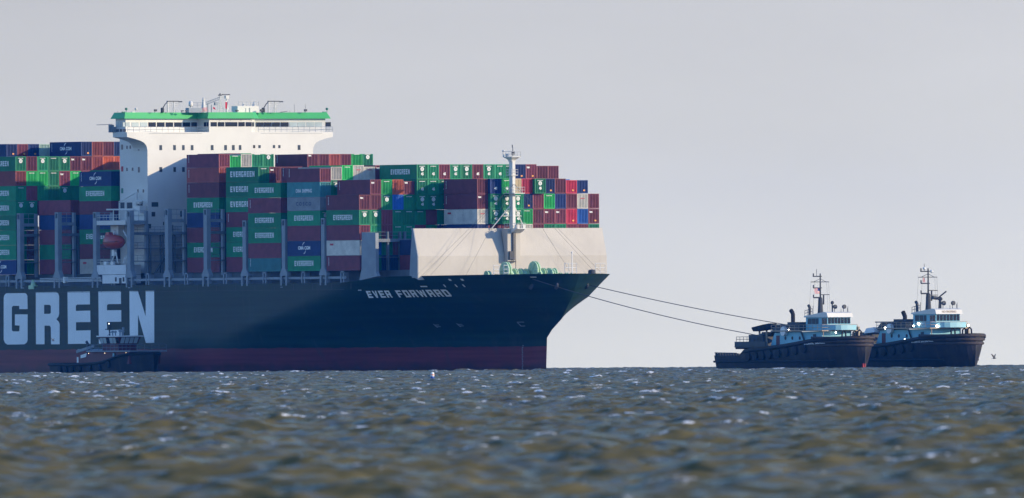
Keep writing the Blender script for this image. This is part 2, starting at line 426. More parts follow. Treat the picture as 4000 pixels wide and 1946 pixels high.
for sgn in (-1, 1):
    base = len(mb.v); nz = len(zs) + 1
    for t in ts:
        for z in zs: mb.v.append((stem(z) - t, sgn * hb(stem(z) - t, z), z))
        zt = sheer(-t); u = stem(zt) - t; mb.v.append((u, sgn * hb(u, zt), zt + 0.02))
    for i in range(len(ts) - 1):
        for j in range(nz - 1):
            a, b, c, d = base + i * nz + j, base + (i + 1) * nz + j, base + (i + 1) * nz + j + 1, base + i * nz + j + 1
            mb.f.append((a, b, c, d) if sgn < 0 else (d, c, b, a)); mb.m.append(0)
hull = mb.build('hull', M['hull'], ship, smooth=True)
# main deck and forecastle deck plating, just below the bulwark
mb = MB(); T2 = [0.4, 1.4, 3, 6, 10, 15, 20, 27, 35, 43, 50, 80, 150, 300]
vs = []
for t in T2:
    z = sheer(-t) - (1.0 if t < 44 else 0.5); b = hb(stem(z) - t, z) - 0.12
    vs += [(stem(z) - t, -b, z), (stem(z) - t, b, z)]
mb.add(vs, [(2 * i, 2 * i + 1, 2 * i + 3, 2 * i + 2) for i in range(len(T2) - 1)])
mb.build('deck', M['deckgrey'], ship)

# --- big letters on the side, traced in photo pixels onto the flat of the hull
def flat(poly, sub=1):
    out = []
    for x, y in poly:
        u, z = SHIP.at_v(x, y, -24.04); out.append((u, -24.04, z))
    return out
def zz(p): return [(a / 3.1325, 1100 + b / 3.1325) for a, b in p]
HL = {
 'G': [[(45, 200), (52, 170), (72, 146), (95, 140), (300, 138), (322, 150), (335, 175), (338, 338), (236, 338), (236, 298), (160, 298), (145, 315)],
       [(45, 200), (145, 315), (145, 595), (45, 715)],
       [(45, 715), (145, 595), (160, 610), (236, 610), (240, 540), (182, 535), (182, 402), (338, 402), (338, 715), (328, 745), (300, 768), (90, 772), (62, 752)]],
 'R': [[(438, 132), (540, 285), (540, 395), (438, 450)], [(438, 132), (690, 128), (712, 145), (724, 180), (724, 395), (622, 385), (622, 300), (605, 285), (540, 285)],
       [(540, 395), (605, 395), (622, 385), (724, 395), (715, 430), (690, 462), (540, 450)], [(438, 450), (540, 395), (540, 450)],
       [(438, 450), (540, 450), (545, 540), (545, 768), (440, 768)], [(540, 450), (690, 462), (718, 490), (730, 520), (730, 768), (625, 768), (622, 560), (605, 540), (545, 540)]],
 'E': [[(825, 126), (1100, 122), (1100, 280), (945, 282), (928, 295), (928, 360), (1104, 355), (1106, 496), (930, 498), (930, 600), (1108, 596), (1108, 760), (832, 764)]],
 'e': [[(1203, 122), (1480, 118), (1480, 275), (1325, 277), (1309, 290), (1309, 352), (1484, 350), (1484, 492), (1310, 494), (1310, 594), (1488, 590), (1488, 756), (1210, 760)]],
 'N': [[(1583, 117), (1688, 117), (1782, 425), (1782, 115), (1886, 115), (1888, 750), (1785, 752), (1688, 405), (1690, 752), (1588, 754)]],
}
for k, ps in HL.items():
    mb = MB()
    for p in ps:
        q = flat(zz(p)); mb.add(q, [tuple(range(len(q)))])
    mb.build('hull_letter', M['letter'], hull)
# --- the name on the flare of the bow
def hull_pt(x, z, off=0.07):
    lo, hi = -80.0, -5.0
    for _ in range(40):
        m = (lo + hi) / 2
        if SHIP.px(m, -hb(m, z), z)[0] < x: lo = m
        else: hi = m
    return lo
ua, ub = hull_pt(1436, 14.9), hull_pt(1757, 15.1)
mb = MB()
def on_bow(a, b):
    u = ua + (ub - ua) * a; z = 14.25 + 1.35 * b + 0.15 * a; return (u, -hb(u, z) - 0.09, z)
letters(mb, 'EVER FORWARD', on_bow)
mb.build('bow_lettering', M['letter'], hull)
# fairleads, scuppers and thruster marks along the bow
def hull_patch(mb, x, z, du, dz):
    u = hull_pt(x, z)
    mb.add([(uu, -hb(uu, q) - 0.06, q) for uu, q in ((u, z), (u + du, z), (u + du, z + dz), (u, z + dz))], [(0, 1, 2, 3)])
for x, z, du, dz in ((1645, 16.25, 1.5, .22), (1740, 16.2, .25, .5), (1757, 17.4, .5, .35), (1785, 16.2, .25, .5), (1805, 17.4, .5, .35), (1815, 16.2, .25, .5),
                     (1400, 15.7, 1.0, .12), (2130, 17.9, .8, .15)):
    mb = MB(); hull_patch(mb, x, z, du, dz); mb.build('fairlead', M['mark'], hull)
for x, z in ((1700, 8.9), (1790, 9.0)):
    mb = MB()
    for q in range(2):
        hull_patch(mb, x + 6 * q, z - .3 * q, 1.0, .14); hull_patch(mb, x + 3 + 6 * q, z - .15 - .3 * q, .25, .45)
    mb.build('thruster_mark', M['grey'], hull)
mb = MB(); hull_patch(mb, 2022, 9.35, 1.4, .13); hull_patch(mb, 2034, 8.7, .2, .65); hull_patch(mb, 2034, 8.6, 1.0, .13)
mb.build('bulb_mark', M['grey'], hull)
# anchor pockets and hawse lips near the stem
for u0, sgn in ((-6.5, -1), (-3.2, -1), (-3.5, 1)):
    mb = MB(); z = 16.0; b = hb(u0, z)
    mb.lathe((u0, sgn * (b + .05), z + .4), [(.05, -.3), (.75, -.25), (.8, 0), (.55, .18), (.3, .1)], 'v', 12)
    mb.build('hawse_pipe', M['dark'], hull)
# hull side: freeing ports and strake seam lines along the deck edge
mb = MB()
for x in range(20, 1380, 75):
    u, z = SHIP.at_v(x, 1118 - 0.0065 * (x - 700), -24.05)
    mb.add([(u, -24.05, 15.95), (u + .18, -24.05, 15.95), (u + .18, -24.05, 17.15), (u, -24.05, 17.15)], [(0, 1, 2, 3)])
u0, _ = SHIP.at_v(-60, 1118, -24.05); mb.add([(u0, -24.05, 15.9), (-47, -24.05, 15.9), (-47, -24.05, 15.96), (u0, -24.05, 15.96)], [(0, 1, 2, 3)])
mb.build('sheer_strake', M['dark'], hull)
mb = MB()
for x, y in ((85, 1127), (1095, 1124), (500, 1126)):
    u, z = SHIP.at_v(x, y, -24.05); mb.add([(u, -24.06, z), (u + .9, -24.06, z), (u + .9, -24.06, z + .18), (u, -24.06, z + .18)], [(0, 1, 2, 3)])
mb.build('scupper', M['grey'], hull)
# draught marks running down at the stem
mb = MB()
for k in range(14):
    z = .4 + k * .34; u = hull_pt(2041 + random.uniform(-2, 2), z)
    mb.add([(uu, -hb(uu, q) - .05, q) for uu, q in ((u, z), (u + .22, z), (u + .22, z + .18), (u, z + .18))], [(0, 1, 2, 3)])
mb.build('draught_marks', M['grey'], hull)

# --- bays: front plane of every bay
def bay_u(x, v, y=900): return SHIP.at_v(x, y, v)[0]
ROW = 2.51
V19, V16 = -9.5 * ROW, -8 * ROW
BU = {'B2': bay_u(1403, V19), 'B3': bay_u(1250, V19), 'B4': bay_u(1096, V19), 'B5': bay_u(1010, V16), 'B6': bay_u(856, V16),
      'A0': bay_u(434, V16), 'A1': bay_u(275, V16), 'A2': bay_u(61, V19), 'A3': bay_u(-88, V19)}
BU['B1'] = BU['B2'] + 14.7
BU['B7'] = bay_u(639, V19)
BASE = 19.55

# --- hatch coamings, pedestals and side rail under the boxes
mb = MB(); uaft = BU['A3'] - 30
mb.box(uaft, -30, -19.5, 19.5, 16.0, 19.555)
mb.build('hatch_coaming', M['deckgrey'], ship)
mb = MB()
mb.box(uaft, -47, -23.7, -23.35, 18.0, 18.45); mb.box(uaft, -47, 23.35, 23.7, 18.0, 18.45)
for x in (28, 1032, 878, 726, 1183, 1336, 575, 440):
    u = bay_u(x, -23.5); mb.box(u - .25, u + .1, -23.8, -22.6, 16.9, 19.45); mb.box(u + .75, u + 1.1, -23.8, -22.6, 16.9, 19.45); mb.box(u - .25, u + 1.1, -23.8, -22.6, 19.2, 19.48)
mb.build('side_pedestals', M['grey'], ship)

# --- lashing bridges: a tall frame across the ship between the bays
def lashing_bridge(x, ztop, frame=True, inner=True):
    u = bay_u(x, -24.0); w = .62
    for sg in (-1, 1):
        mb = MB()
        v0, v1 = (-24.05, -23.15) if sg < 0 else (23.15, 24.05)
        mb.box(u - w, u + w, v0, v1, 20.2, ztop - 1.2)
        mb.box(u - w, u - w + .25, v0, v1, ztop - 1.2, ztop); mb.box(u + w - .25, u + w, v0, v1, ztop - 1.2, ztop); mb.box(u - w + .25, u + w - .25, v0, v1, ztop - .25, ztop)
        mb.prism([(u - w - .8, 18.7), (u + w + .8, 18.7), (u + w + .75, 19.1), (u + w, 20.2), (u - w, 20.2), (u - w - .75, 19.1)], v0, v1, 'v')
        mb.box(u - w - .6, u - w - .05, v0, v1, 16.8, 18.7); mb.box(u + w + .05, u + w + .6, v0, v1, 16.8, 18.7)
        if frame:
            a = 20.3 * sg
            mb.box(u - .35, u + .35, min(a, a + .5), max(a, a + .5), 19.0, ztop - .1)
            lo, hi = (-23.15, -20.3) if sg < 0 else (20.8, 23.15)
            mb.box(u - .3, u + .3, lo, hi, ztop - 2.6, ztop - 2.0)
            mb.rail([(u, lo, ztop - 2.0), (u, hi, ztop - 2.0)], 1.9, 1.0, .04)
        mb.build('lashing_post', M['grey'], ship)
    mb = MB()
    if inner:
        for k in range(-7, 8):
            v = k * 2 * ROW / 1.0 * .55
            mb.box(u - .55, u - .3, v - .11, v + .11, 19.2, 29.0 if k % 2 else 27.6); mb.box(u + .3, u + .55, v - .11, v + .11, 19.2, 27.6)
        for z, h in ((27.0, .55), (24.3, .18), (21.8, .18)):
            mb.box(u - .7, u + .7, -23.15, 23.15, z, z + h)
        for v in (-15, -4): mb.tube([(u, v - 3.2, 19.4), (u, v, 24)], .25, 4)
        for z in (27.55, 24.48, 21.98): mb.rail([(u - .62, -23, z), (u - .62, 23, z)], 1.05, 1.3, .03)
    mb.build('lashing_bridge', M['frame'], ship)
for x, zt, fr in ((73, 31.6, 1), (221, 31.7, 1), (370, 31.6, 1), (503, 31.8, 1), (651, 32.0, 1), (802, 31.9, 1), (954, 29.5, 0), (1107, 29.6, 0), (1261, 29.7, 0)):
    lashing_bridge(x, zt, bool(fr), True)
# the forward lashing station: broad side plates by the forecastle break
mb = MB(); u0 = BU['B2'] + .35
mb.prism([(u0 - .9, 17.6), (u0 + 5.9, 18.4), (u0 + 5.3, 19.2), (u0 + 5.25, 26.7), (u0 + .2, 26.9), (u0, 19.8)], -23.6, -22.9, 'v')
mb.build('lashing_station', M['grey'], ship)
mb = MB(); u1 = BU['B2'] + 1.4
mb.box(u1 - .5, u1 + .5, -22.9, 22, 25.0, 25.6)
for v in (-18.5, -15.8, -14.7, -11, -7): mb.box(u1 - .3, u1 + .3, v, v + .4, 17.5, 27.0)
mb.box(u1 - .4, u1 + .4, -22.9, 22, 22.0, 22.15)
mb.rail([(u1, -22.9, 25.6), (u1, 10, 25.6)], 1.3, 1.4, .04)
mb.tube([(u1, -13, 18.5), (u1, -9.5, 23)], .35, 5)
mb.build('lashing_bridge', M['frame'], ship)

# --- breakwater across the forecastle, its upper half raked aft
def bw(x, y, u): return SHIP.at_u(x, y, u)
UB = -24.6
vl, _ = bw(1633, 1040, UB); vr, _ = bw(2370, 1040, UB)
_, zf = bw(2000, 999, UB); _, zt = bw(2000, 891.5, UB - 1.6)
mb = MB()
mb.prism([(UB, 17.6), (UB, zf), (UB - 1.6, zt), (UB - 1.85, zt), (UB - .3, zf), (UB - .3, 17.6)], vl + .1, vr, 'v')
mb.build('breakwater', M['breakwater'], ship)
mb = MB()
mb.prism([(UB + .02, 17.7), (UB + .02, zf), (UB - 1.58, zt + .02), (UB - 2.4, zt + .02), (UB - 2.0, 27.0), (UB - 2.6, 22.3), (UB - 3.0, 18.5)], vl - .1, vl + .098, 'v')
mb.box(UB - 2.5, UB - 1.9, vl + .1, vl + 1.0, 18, 26.2)
mb.build('breakwater_end', M['grey'], ship)

# --- foremast on its bracket ahead of the breakwater
UM = -24.35
_, zp = bw(2005, 893, UM)
_, zb = bw(2005, 1020, UM)
mb = MB()
mb.prism([(UM + 1.0, zp - .1), (UM + 1.0, zb), (UM - .02 + .35 - 1.0 + .45, zb), (UB + .08, zf + .6), (UB - 1.0, zp - .1)], -1.75, 1.1, 'v')
bracket = mb.build('mast_bracket', M['breakwater'], ship)
mast = MB()
_, ztop = bw(2003, 624, UM)
mast.prism([(UM - .62, -.3), (UM + .62, -.3), (UM + .62, .32), (UM - .62, .32)], zp, ztop, 'z')
mo = mast.build('foremast', M['white'], ship)
mb = MB(); mb.box(UM - 1.6, UM + 3.3, -.9, 1.1, zp - .12, zp); mb.rail([(UM - 1.5, -.85, zp), (UM + 3.2, -.85, zp), (UM + 3.2, 1.0, zp)], 1.0, .8, .04)
for uu, vv in ((2.9, -.7), (2.9, .7), (1.6, -.8)): mb.box(UM + uu - .3, UM + uu + .3, vv - .3, vv + .3, zp, zp + .75)
mb.prism([(UM - 1.2, zp - .1), (UM + 2.8, zp - .1), (UM + 1.05, zp - .9), (UM - .3, zp - .9)], -1.0, 1.2, 'v')
mb.build('mast_foot_platform', M['white'], mo)
def mplat(y, a0, a1, v0, v1, rh, name):
    _, z = bw(2005, y, UM); mb = MB()
    mb.box(UM + a0, UM + a1, v0, v1, z, z + .14)
    if rh: mb.rail([(UM + a0, v0, z + .14), (UM + a1, v0, z + .14), (UM + a1, v1, z + .14), (UM + a0, v1, z + .14)], rh, .8, .04)
    mb.build(name, M['white'], mo); return z
mplat(757, -1.6, 2.0, -.9, 1.6, 1.1, 'mast_platform')
mplat(686, -.9, .9, -.75, .75, 1.0, 'mast_platform')
zc = mplat(615, -1.7, 1.5, -1.0, 1.0, 1.0, 'mast_platform')
mb = MB()
def sq(r, z): return [(UM - r * 1.55, -r, z), (UM + r * 1.4, -r, z), (UM + r * 1.4, r, z), (UM - r * 1.55, r, z)]
mb.loft([sq(.42, ztop - .4), sq(.5, ztop), sq(.95, zc)]); mb.build('mast_cap', M['white'], mo)
mb = MB(); mb.tube([(UM + .3, 0, zc + .1), (UM + .3, 0, zc + 1.9)], .07, 5); mb.box(UM + .1, UM + .55, -.2, .25, zc + .5, zc + 1.1); mb.tube([(UM + .2, 0, zc + 1.9), (UM + .1, 0, zc + 2.4)], .1, 5)
mb.build('mast_lamp', M['dark'], mo)
mb = MB(); mb.lathe((UM - 1.6, -.9, zc + 1.0), [(.05, 0), (.3, .12), (.32, .3), (.05, .5)], 'z', 10); mb.box(UM - 1.7, UM - 1.5, -1, -.8, zc + .1, zc + .95); mb.lathe((UM - .9, -.6, zc + .15), [(.1, 0), (.35, .2), (.2, .55), (.05, .6)])
mb.build('mast_horn', M['white'], mo)
_, z8 = bw(2000, 800, UM); _, z9 = bw(2000, 842, UM)
mb = MB()
for v, u in ((-3.9, UB - 1.2), (3.6, UB - 1.2)):
    s = -1 if v < 0 else 1
    mb.tube([(UM, s * .3, z8), (u, v, zp - .05)], .11, 6)
mb.tube([(UM, -2.1, z9 - .1), (UM, 2.0, z9 - .1)], .09, 6)
mb.build('mast_brace', M['white'], mo)
mb = MB(); mb.box(UM + 1.02, UM + 1.3, -.75, -.3, zb + .2, zp - .2); mb.tube([(UM + 1.25, -.1, zb - 1.6), (UM + 1.25, -.1, zp - .1)], .06, 5); mb.box(UM + 1.02, UM + 1.4, -1.5, -.75, zb + .3, zb + 1.9)
mb.build('mast_ladder', M['dark'], mo)
# stays from the mast to the deck
mb = MB()
for (x0, y0), v0 in (((1672, 1073), -17.5), ((1639, 1053), -19.5), ((1815, 1068), -9.5), ((2340, 1062), 16.5), ((2365, 1052), 17.5), ((2240, 1046), 9.5)):
    v0, _ = bw(x0, y0, UB + 1.2); mb.tube([(UB + 1.2, v0, 18.0), (UM + .7, .1 if v0 > 0 else -.1, zp + 8.5)], .022, 4)
mb.build('stay_wires', M['wire'], mo)

# --- windlasses and winches on the forecastle
def winch(u, v, r, n, name='windlass'):
    z0 = 17.5; t = MB()
    t.lathe((u, v, z0 + r), [(r * .25, -.4), (r, -.38), (r, -.12), (r * .82, -.1), (r * .82, .1), (r, .12), (r, .38), (r * .25, .4)], 'v', 14)
    for k in range(6):
        a = math.pi / 3 * k; t.tube([(u, v - .42, z0 + r), (u + r * .9 * math.cos(a), v - .42, z0 + r + r * .9 * math.sin(a))], .12, 4)
    o = t.build(name, M['winch'], ship)
    d = MB()
    for k in range(n):
        vv = v + .9 + k * 1.35
        d.lathe((u - .3, vv, z0 + r * .55), [(.3, 0), (r * .72, .02), (r * .72, .16), (r * .45, .18), (r * .45, 1.0), (r * .72, 1.02), (r * .72, 1.16), (.3, 1.18)], 'v', 12)
    d.build('winch_drum', M['winchdark'] if n < 3 else M['winch'], o)
    b = MB(); b.box(u - 1.3, u + 1.0, v - .8, v + .9 + n * 1.35, z0 - .1, z0 + .7); b.build('winch_bed', M['winchdark'], o)
def on_deck(x, y, u): return SHIP.at_u(x, y, u)[0]
winch(-17.0, on_deck(1976, 1050, -17), 1.75, 3)
winch(-15.5, on_deck(2088, 1048, -15.5), 1.8, 3)
winch(-12, on_deck(2155, 1055, -12), 1.05, 3, 'mooring_winch')
winch(-19, on_deck(1905, 1060, -19), .9, 2, 'mooring_winch')
mb = MB()
for xa, xb, u in ((1928, 1950, -16), (1968, 1985, -14), (2206, 2252, -8), (2326, 2364, -13)):
    mb.rail([(u, on_deck(xa, 1050, u), 18.1), (u, on_deck(xb, 1050, u), 18.1)], 2.2 if xb < 2100 else 2.5, .8, .05, 3)
mb.build('deck_railing', M['mark'], ship)
mb = MB(); vv = on_deck(2235, 1050, -7); mb.tube([(-7, vv, 17.6), (-7, vv, 22.6)], .09, 6); mb.lathe((-7, vv, 22.5), [(.05, 0), (.18, .05), (.18, .25), (.05, .35)], 'z', 8)
mb.build('jackstaff', M['mark'], ship)
mb = MB()
for x, y, u in ((1692, 1066, -30), (2312, 1062, -5)):
    v = on_deck(x, y, u); mb.lathe((u, v, 17.4), [(.75, 0), (.75, 1.7), (.55, 1.95), (.1, 2.0)], 'z', 10)
mb.build('vent_cowl', M['dark'], ship)

# --- bridge house
UFR = SHIP.at_v(576, 600, -18.9)[0]
hs = MB()
prof = [(23.55, 47.1), (23.5, 46.15), (21.8, 45.8), (20.4, 45.4), (19.7, 45.05), (19.25, 44.6), (19.0, 44.1), (18.9, 43.4)]
side = prof + [(18.9, 42.0)]
hs.box(UFR - 10.6, UFR, -18.9, 18.9, 16.2, 42.0)
full = side + [(-a, b) for a, b in side[::-1]]
hs.prism([(a, b) for a, b in full], UFR - 5.4, UFR, 'u')
hs.box(UFR - 10.6, UFR - 5.4, -18.9, 18.9, 42.0, 47.1)
house = hs.build('bridge_house', M['white'], ship)
# wheelhouse walls: swept back from the wing tips, with a forward bay in the middle
BAYV = 4.85
plan = [(-23.0, -5.2), (-23.0, -1.4), (-BAYV, -4.2), (-BAYV, 0), (BAYV, 0), (BAYV + 1.5, -1.3), (BAYV + 1.5, -4.1), (22.6, -1.4), (22.6, -5.2), (15, -5.2), (13, -9), (-13, -9), (-15, -5.2)]
def wall_u(v): return UFR + float(np.interp(abs(v), [BAYV, 23], [-4.2, -1.4]))
mb = MB(); mb.prism([(UFR + b, a) for a, b in plan], 47.1, 49.8, 'z')
wheel = mb.build('wheelhouse', M['white'], ship)
def offset(poly, d):
    n = len(poly); out = []; area = sum(poly[i][0] * poly[(i + 1) % n][1] - poly[(i + 1) % n][0] * poly[i][1] for i in range(n))
    sg = 1 if area > 0 else -1
    for i in range(n):
        p0, p1, p2 = Vector(poly[i - 1]), Vector(poly[i]), Vector(poly[(i + 1) % n])
        a, b = (p1 - p0).normalized(), (p2 - p1).normalized()
        n1, n2 = Vector((a.y, -a.x)) * sg, Vector((b.y, -b.x)) * sg
        m = (n1 + n2); m = m / max(.3, m.length_squared) * 2
        out.append(tuple(p1 + m * d))
    return out
mb = MB(); lo = offset(plan, .75); hi = offset(plan, .2)
mb.loft([[(UFR + b, a, 49.75) for a, b in lo], [(UFR + b, a, 50.97) for a, b in hi]])
mb.build('roof_band', M['roofgreen'], wheel)
# windows of the wheelhouse
wz0, wz1 = 48.2, 49.05
def win_v(xs, u0=None, name='wheelhouse_window'):
    for xa, xb, mt in xs:
        q = []
        for x in (xa, xb):
            u = u0 if u0 is not None else UFR - 2
            for _ in range(8):
                v, _z = SHIP.at_u(x, 490, u)
                if u0 is None: u = wall_u(v)
            q.append((u, v))
        (ua_, va), (ub_, vb) = q
        o = MB(); o.loft([[(ua_ + e, va, wz0), (ub_ + e, vb, wz0), (ub_ + e, vb, wz1), (ua_ + e, va, wz1)] for e in (-.04, .06)]); o.build(name, M[mt], wheel)
Lw = [(500, 640, 0), (672, 815, 0), (838, 985, 0), (1000, 1152, 0), (1168, 1322, 1), (1338, 1490, 1), (1505, 1655, 1), (1672, 1824, 1), (1840, 1955, 1)]
win_v([(380 + a / 5.012, 380 + (b - 6) / 5.012, 'paleglass' if m == 0 and i < 3 else 'glass') for i, (a, b, m) in enumerate(Lw)])
Rw = [(708, 838), (852, 1003), (1022, 1168), (1186, 1334), (1350, 1500), (1518, 1668), (1690, 1838), (1850, 1992), (2035, 2165)]
win_v([(860 + a / 5.012, 860 + b / 5.012, 'paleglass' if i in (4, 5, 6, 7) else 'glass') for i, (a, b) in enumerate(Rw)])
Cw = [(2218 - 2405, 2338 - 2405), (2358 - 2405, 2488 - 2405), (2505 - 2405, 80), (100, 336), (356, 480), (500, 622)]
Cw = [(-186, -66), (-46, 80), (100, 336), (356, 480), (500, 615)]
win_v([(860 + a / 5.012, 860 + b / 5.012, 'glass') for a, b in Cw], UFR)
for du in ((-4.9, -3.9), (-3.6, -2.6), (-2.3, -1.3)):        # starboard wing side windows, upper and lower row
    o = MB(); o.box(UFR + du[0], UFR + du[1], -23.05, -22.96, 48.15, 49.1); o.build('wheelhouse_window', M['paleglass'], wheel)
    o = MB(); o.box(UFR + du[0], UFR + du[1], -23.05, -22.96, 47.2, 47.75); o.build('wing_window', M['porthole'], wheel)
for du in ((-1.9, -.9), (-.7, -.15)):
    o = MB(); o.box(UFR + du[0], UFR + du[1], -BAYV - .05, -BAYV + .04, wz0, wz1); o.build('wheelhouse_window', M['glass'], wheel)
o = MB(); o.add([(UFR - .2 + .05, BAYV + .25, wz0), (UFR - 1.0 + .05, BAYV + 1.2, wz0), (UFR - 1.0 + .05, BAYV + 1.2, wz1), (UFR - .2 + .05, BAYV + .25, wz1)], [(0, 1, 2, 3)]); o.build('wheelhouse_window', M['porthole'], wheel)
# walkway rails
mb = MB()
mb.rail([(UFR - .08, -23.3, 47.12), (UFR - .08, -BAYV - .1, 47.12)], 1.0, 1.25, .035)
mb.rail([(UFR - .08, BAYV + 1.6, 47.12), (UFR - .08, 23.45, 47.12), (UFR - 5.2, 23.45, 47.12)], 1.0, 1.25, .035)
mb.rail([(UFR + .1, -BAYV, 49.25), (UFR + .1, BAYV, 49.25)], .3, 2.2, .03, 1)
mb.build('walkway_rail', M['grey'], house)
mb = MB(); mb.box(UFR + .01, UFR + .06, -18.5, -6.5, 46.85, 46.9); mb.box(UFR + .01, UFR + .06, 7, 21, 46.85, 46.9); mb.build('drain_pipe', M['grey'], house)
mb = MB(); mb.box(UFR - 5.3, UFR - 4.9, -23.9, -23.1, 47.1, 48.2); mb.box(UFR - 5.6, UFR - 5.3, -24.4, -23.3, 47.1, 48.6); mb.tube([(UFR - 5.2, -23.7, 48.7), (UFR - 7.5, -26, 48.6)], .05, 4)
mb.build('wing_platform', M['grey'], house)
# cabin windows
fronts = [(402, 0), (433, 1), (452, 1), (478, 1)]
for x0, x1, y0, y1, mt in [(380 + a / 5.012, 380 + b / 5.012, 567, 587, m) for a, b, m in ((1216, 1268, 'porthole'), (1486, 1538, 'porthole'), (1660, 1710, 'porthole'), (1830, 1882, 'porthole'), (2222, 2275, 'porthole'), (2485, 2538, 'porthole'))] + \
        [(860 + a / 5.012, 860 + b / 5.012, 567, y, m) for a, b, y, m in ((232, 284, 587, 'porthole'), (366, 414, 586, 'porthole'), (644, 686, 579, 'black'), (748, 793, 579, 'porthole'), (1032, 1076, 579, 'porthole'), (1138, 1180, 579, 'porthole'), (1518, 1572, 586, 'porthole'))] + \
        [(a / 3.1325, b / 3.1325, 653, 672, 'porthole') for a, b in ((1950, 1984), (2122, 2152), (2228, 2260))] + \
        [(592, 618, 790, 808, 'porthole'), (592, 606, 828, 846, 'dark'), (642, 656, 824, 847, 'porthole'), (704, 718, 824, 847, 'porthole'), (565, 590, 875, 893, 'dark'), (637, 641, 867, 880, 'dark')]:
    va, za = SHIP.at_u(x0, y1, UFR); vb, zb_ = SHIP.at_u(x1, y0, UFR)
    o = MB(); o.box(UFR - .05, UFR + .03, va, vb, za, zb_); o.build('cabin_window', M[mt], house)
for a, b, y0, y1, mt in ((1485, 1505, 203, 265, 'porthole'), (1547, 1562, 218, 256, 'porthole'), (1588, 1602, 215, 256, 'porthole'), (1688, 1708, 208, 275, 'porthole'),
                         (1485, 1508, 470, 533, 'redmark'), (1547, 1562, 487, 527, 'porthole'), (1615, 1632, 485, 525, 'porthole'), (1690, 1710, 478, 545, 'porthole'),
                         (1485, 1508, 738, 800, 'winchdark'), (1682, 1696, 752, 790, 'porthole'), (1748, 1762, 752, 790, 'porthole'), (1465, 1523, 912, 985, 'dark'), (1553, 1618, 912, 985, 'dark'), (1690, 1745, 910, 975, 'dark')):
    ua_, za = SHIP.at_v(a / 3.1325, 500 + y1 / 3.1325, -18.9); ub_, zb_ = SHIP.at_v(b / 3.1325, 500 + y0 / 3.1325, -18.9)
    o = MB(); o.box(ua_, ub_, -18.95, -18.86, za, zb_); o.build('cabin_window', M[mt], house)
# --- gear on the wheelhouse roof
UR = UFR - 2.4; ZR = 50.97
def rv(x, u=UR): return SHIP.at_u(x, 430, u)[0]
def rz(y, x=900, u=UR): return SHIP.at_u(x, y, u)[1]
for x0 in (640, 1034):                                     # two radar masts with scanner bars
    mb = MB(); f0 = rv(x0 + 15); f1 = rv(x0 + 39)
    for v, r in ((f0, .16), (f1, .13)):
        mb.tube([(UR, v, ZR - .02), (UR, v, ZR + 2.1)], r, 6)
    mb.tube([(UR, f1 - .5, ZR), (UR, f1, ZR + 1.4)], .06, 4); mb.tube([(UR, f1 + .5, ZR), (UR, f1, ZR + 1.4)], .06, 4)
    for z in (1.1, 1.5, 1.8): mb.tube([(UR, f0, ZR + z), (UR, f1 + 1.2, ZR + z)], .035, 4)
    mb.rail([(UR, f0, ZR + 1.1), (UR, f1 + 1.2, ZR + 1.1)], .7, .7, .03)
    mm = mb.build('radar_mast', M['white'], wheel)
    mb = MB(); mb.box(UR - .25, UR + .25, f0 - .1, f1 + 1.0, ZR + 2.1, ZR + 2.28); mb.tube([(UR, f1 + 1.1, ZR + 2.1), (UR, f1 + 1.9, ZR + 2.12)], .13, 6)
    mb.tube([(UR, f0 - 1.2, ZR + .7), (UR, f0 - .6, ZR + 1.6), (UR, f0, ZR + 2.1)], .1, 5); mb.lathe((UR, f0 - 1.2, ZR), [(.35, 0), (.35, .8), (.2, .95)], 'z', 8)
    mb.build('radar_scanner', M['dark'], mm)
mb = MB(); v = rv(745); mb.tube([(UR, v, ZR - .02), (UR, v, ZR + 1.2)], .14, 6); mb.lathe((UR, v, ZR + 1.2), [(.35, 0), (.42, .15), (.42, .7), (.3, .95), (.08, 1.08)], 'z', 12)
mb.build('satellite_dome', M['white'], wheel, True)
mb = MB(); v = rv(795); mb.lathe((UR, v, ZR - .02), [(.45, 0), (.42, 1.0), (.25, 2.0), (.2, 2.3), (.28, 2.4), (.28, 2.55), (.12, 2.6), (.22, 2.75), (.08, 3.0)], 'z', 10)
mb.build('signal_mast', M['white'], wheel)
mb = MB(); a, b = rv(752), rv(790); mb.rail([(UR, a, ZR + 1.0), (UR, b, ZR + 1.0)], .9, .9, .035); mb.box(UR - 1, UR + .3, a - 1, b + .3, ZR - .02, ZR + .9)
mb.build('roof_locker', M['grey'], wheel)
mb = MB(); a, b = rv(805), rv(860)
for o_ in (0, .45): mb.tube([(UR, a, ZR + 1.55 + o_), (UR, b, ZR + 2.6 + o_)], .07, 4)
for k in range(9):
    t = k / 8; mb.tube([(UR, a + (b - a) * t, ZR + 1.55 + 1.05 * t), (UR, a + (b - a) * min(1, t + .08), ZR + 2.0 + 1.05 * t)], .04, 4)
mb.tube([(UR, rv(812), ZR), (UR, rv(812), ZR + 1.8)], .12, 5); mb.tube([(UR, rv(826), ZR), (UR, rv(826), ZR + 1.5)], .09, 5); mb.box(UR - .2, UR + .3, rv(838), rv(848), ZR + 1.4, ZR + 2.0)
mb.build('roof_crane', M['grey'], wheel)
mb = MB(); c = rv(860)
for s_ in (-.75, .9): mb.tube([(UR, c + s_, ZR - .02), (UR, c, ZR + 3.0)], .08, 5)
mb.tube([(UR, c, ZR), (UR, c, ZR + 3.5)], .1, 5)
for z in (.5, 1.0, 1.5, 2.0): mb.tube([(UR, c - .75 * (1 - z / 3), ZR + z), (UR, c + .9 * (1 - z / 3), ZR + z)], .04, 4)
c2 = rv(886); mb.tube([(UR, c2, ZR - .02), (UR, c2, ZR + 3.0)], .2, 8); mb.box(UR - .3, UR + .3, c2 - .35, c2 + .35, ZR + 2.7, ZR + 3.3); mb.tube([(UR, c, ZR + 2.8), (UR, c2, ZR + 3.2)], .05, 4)
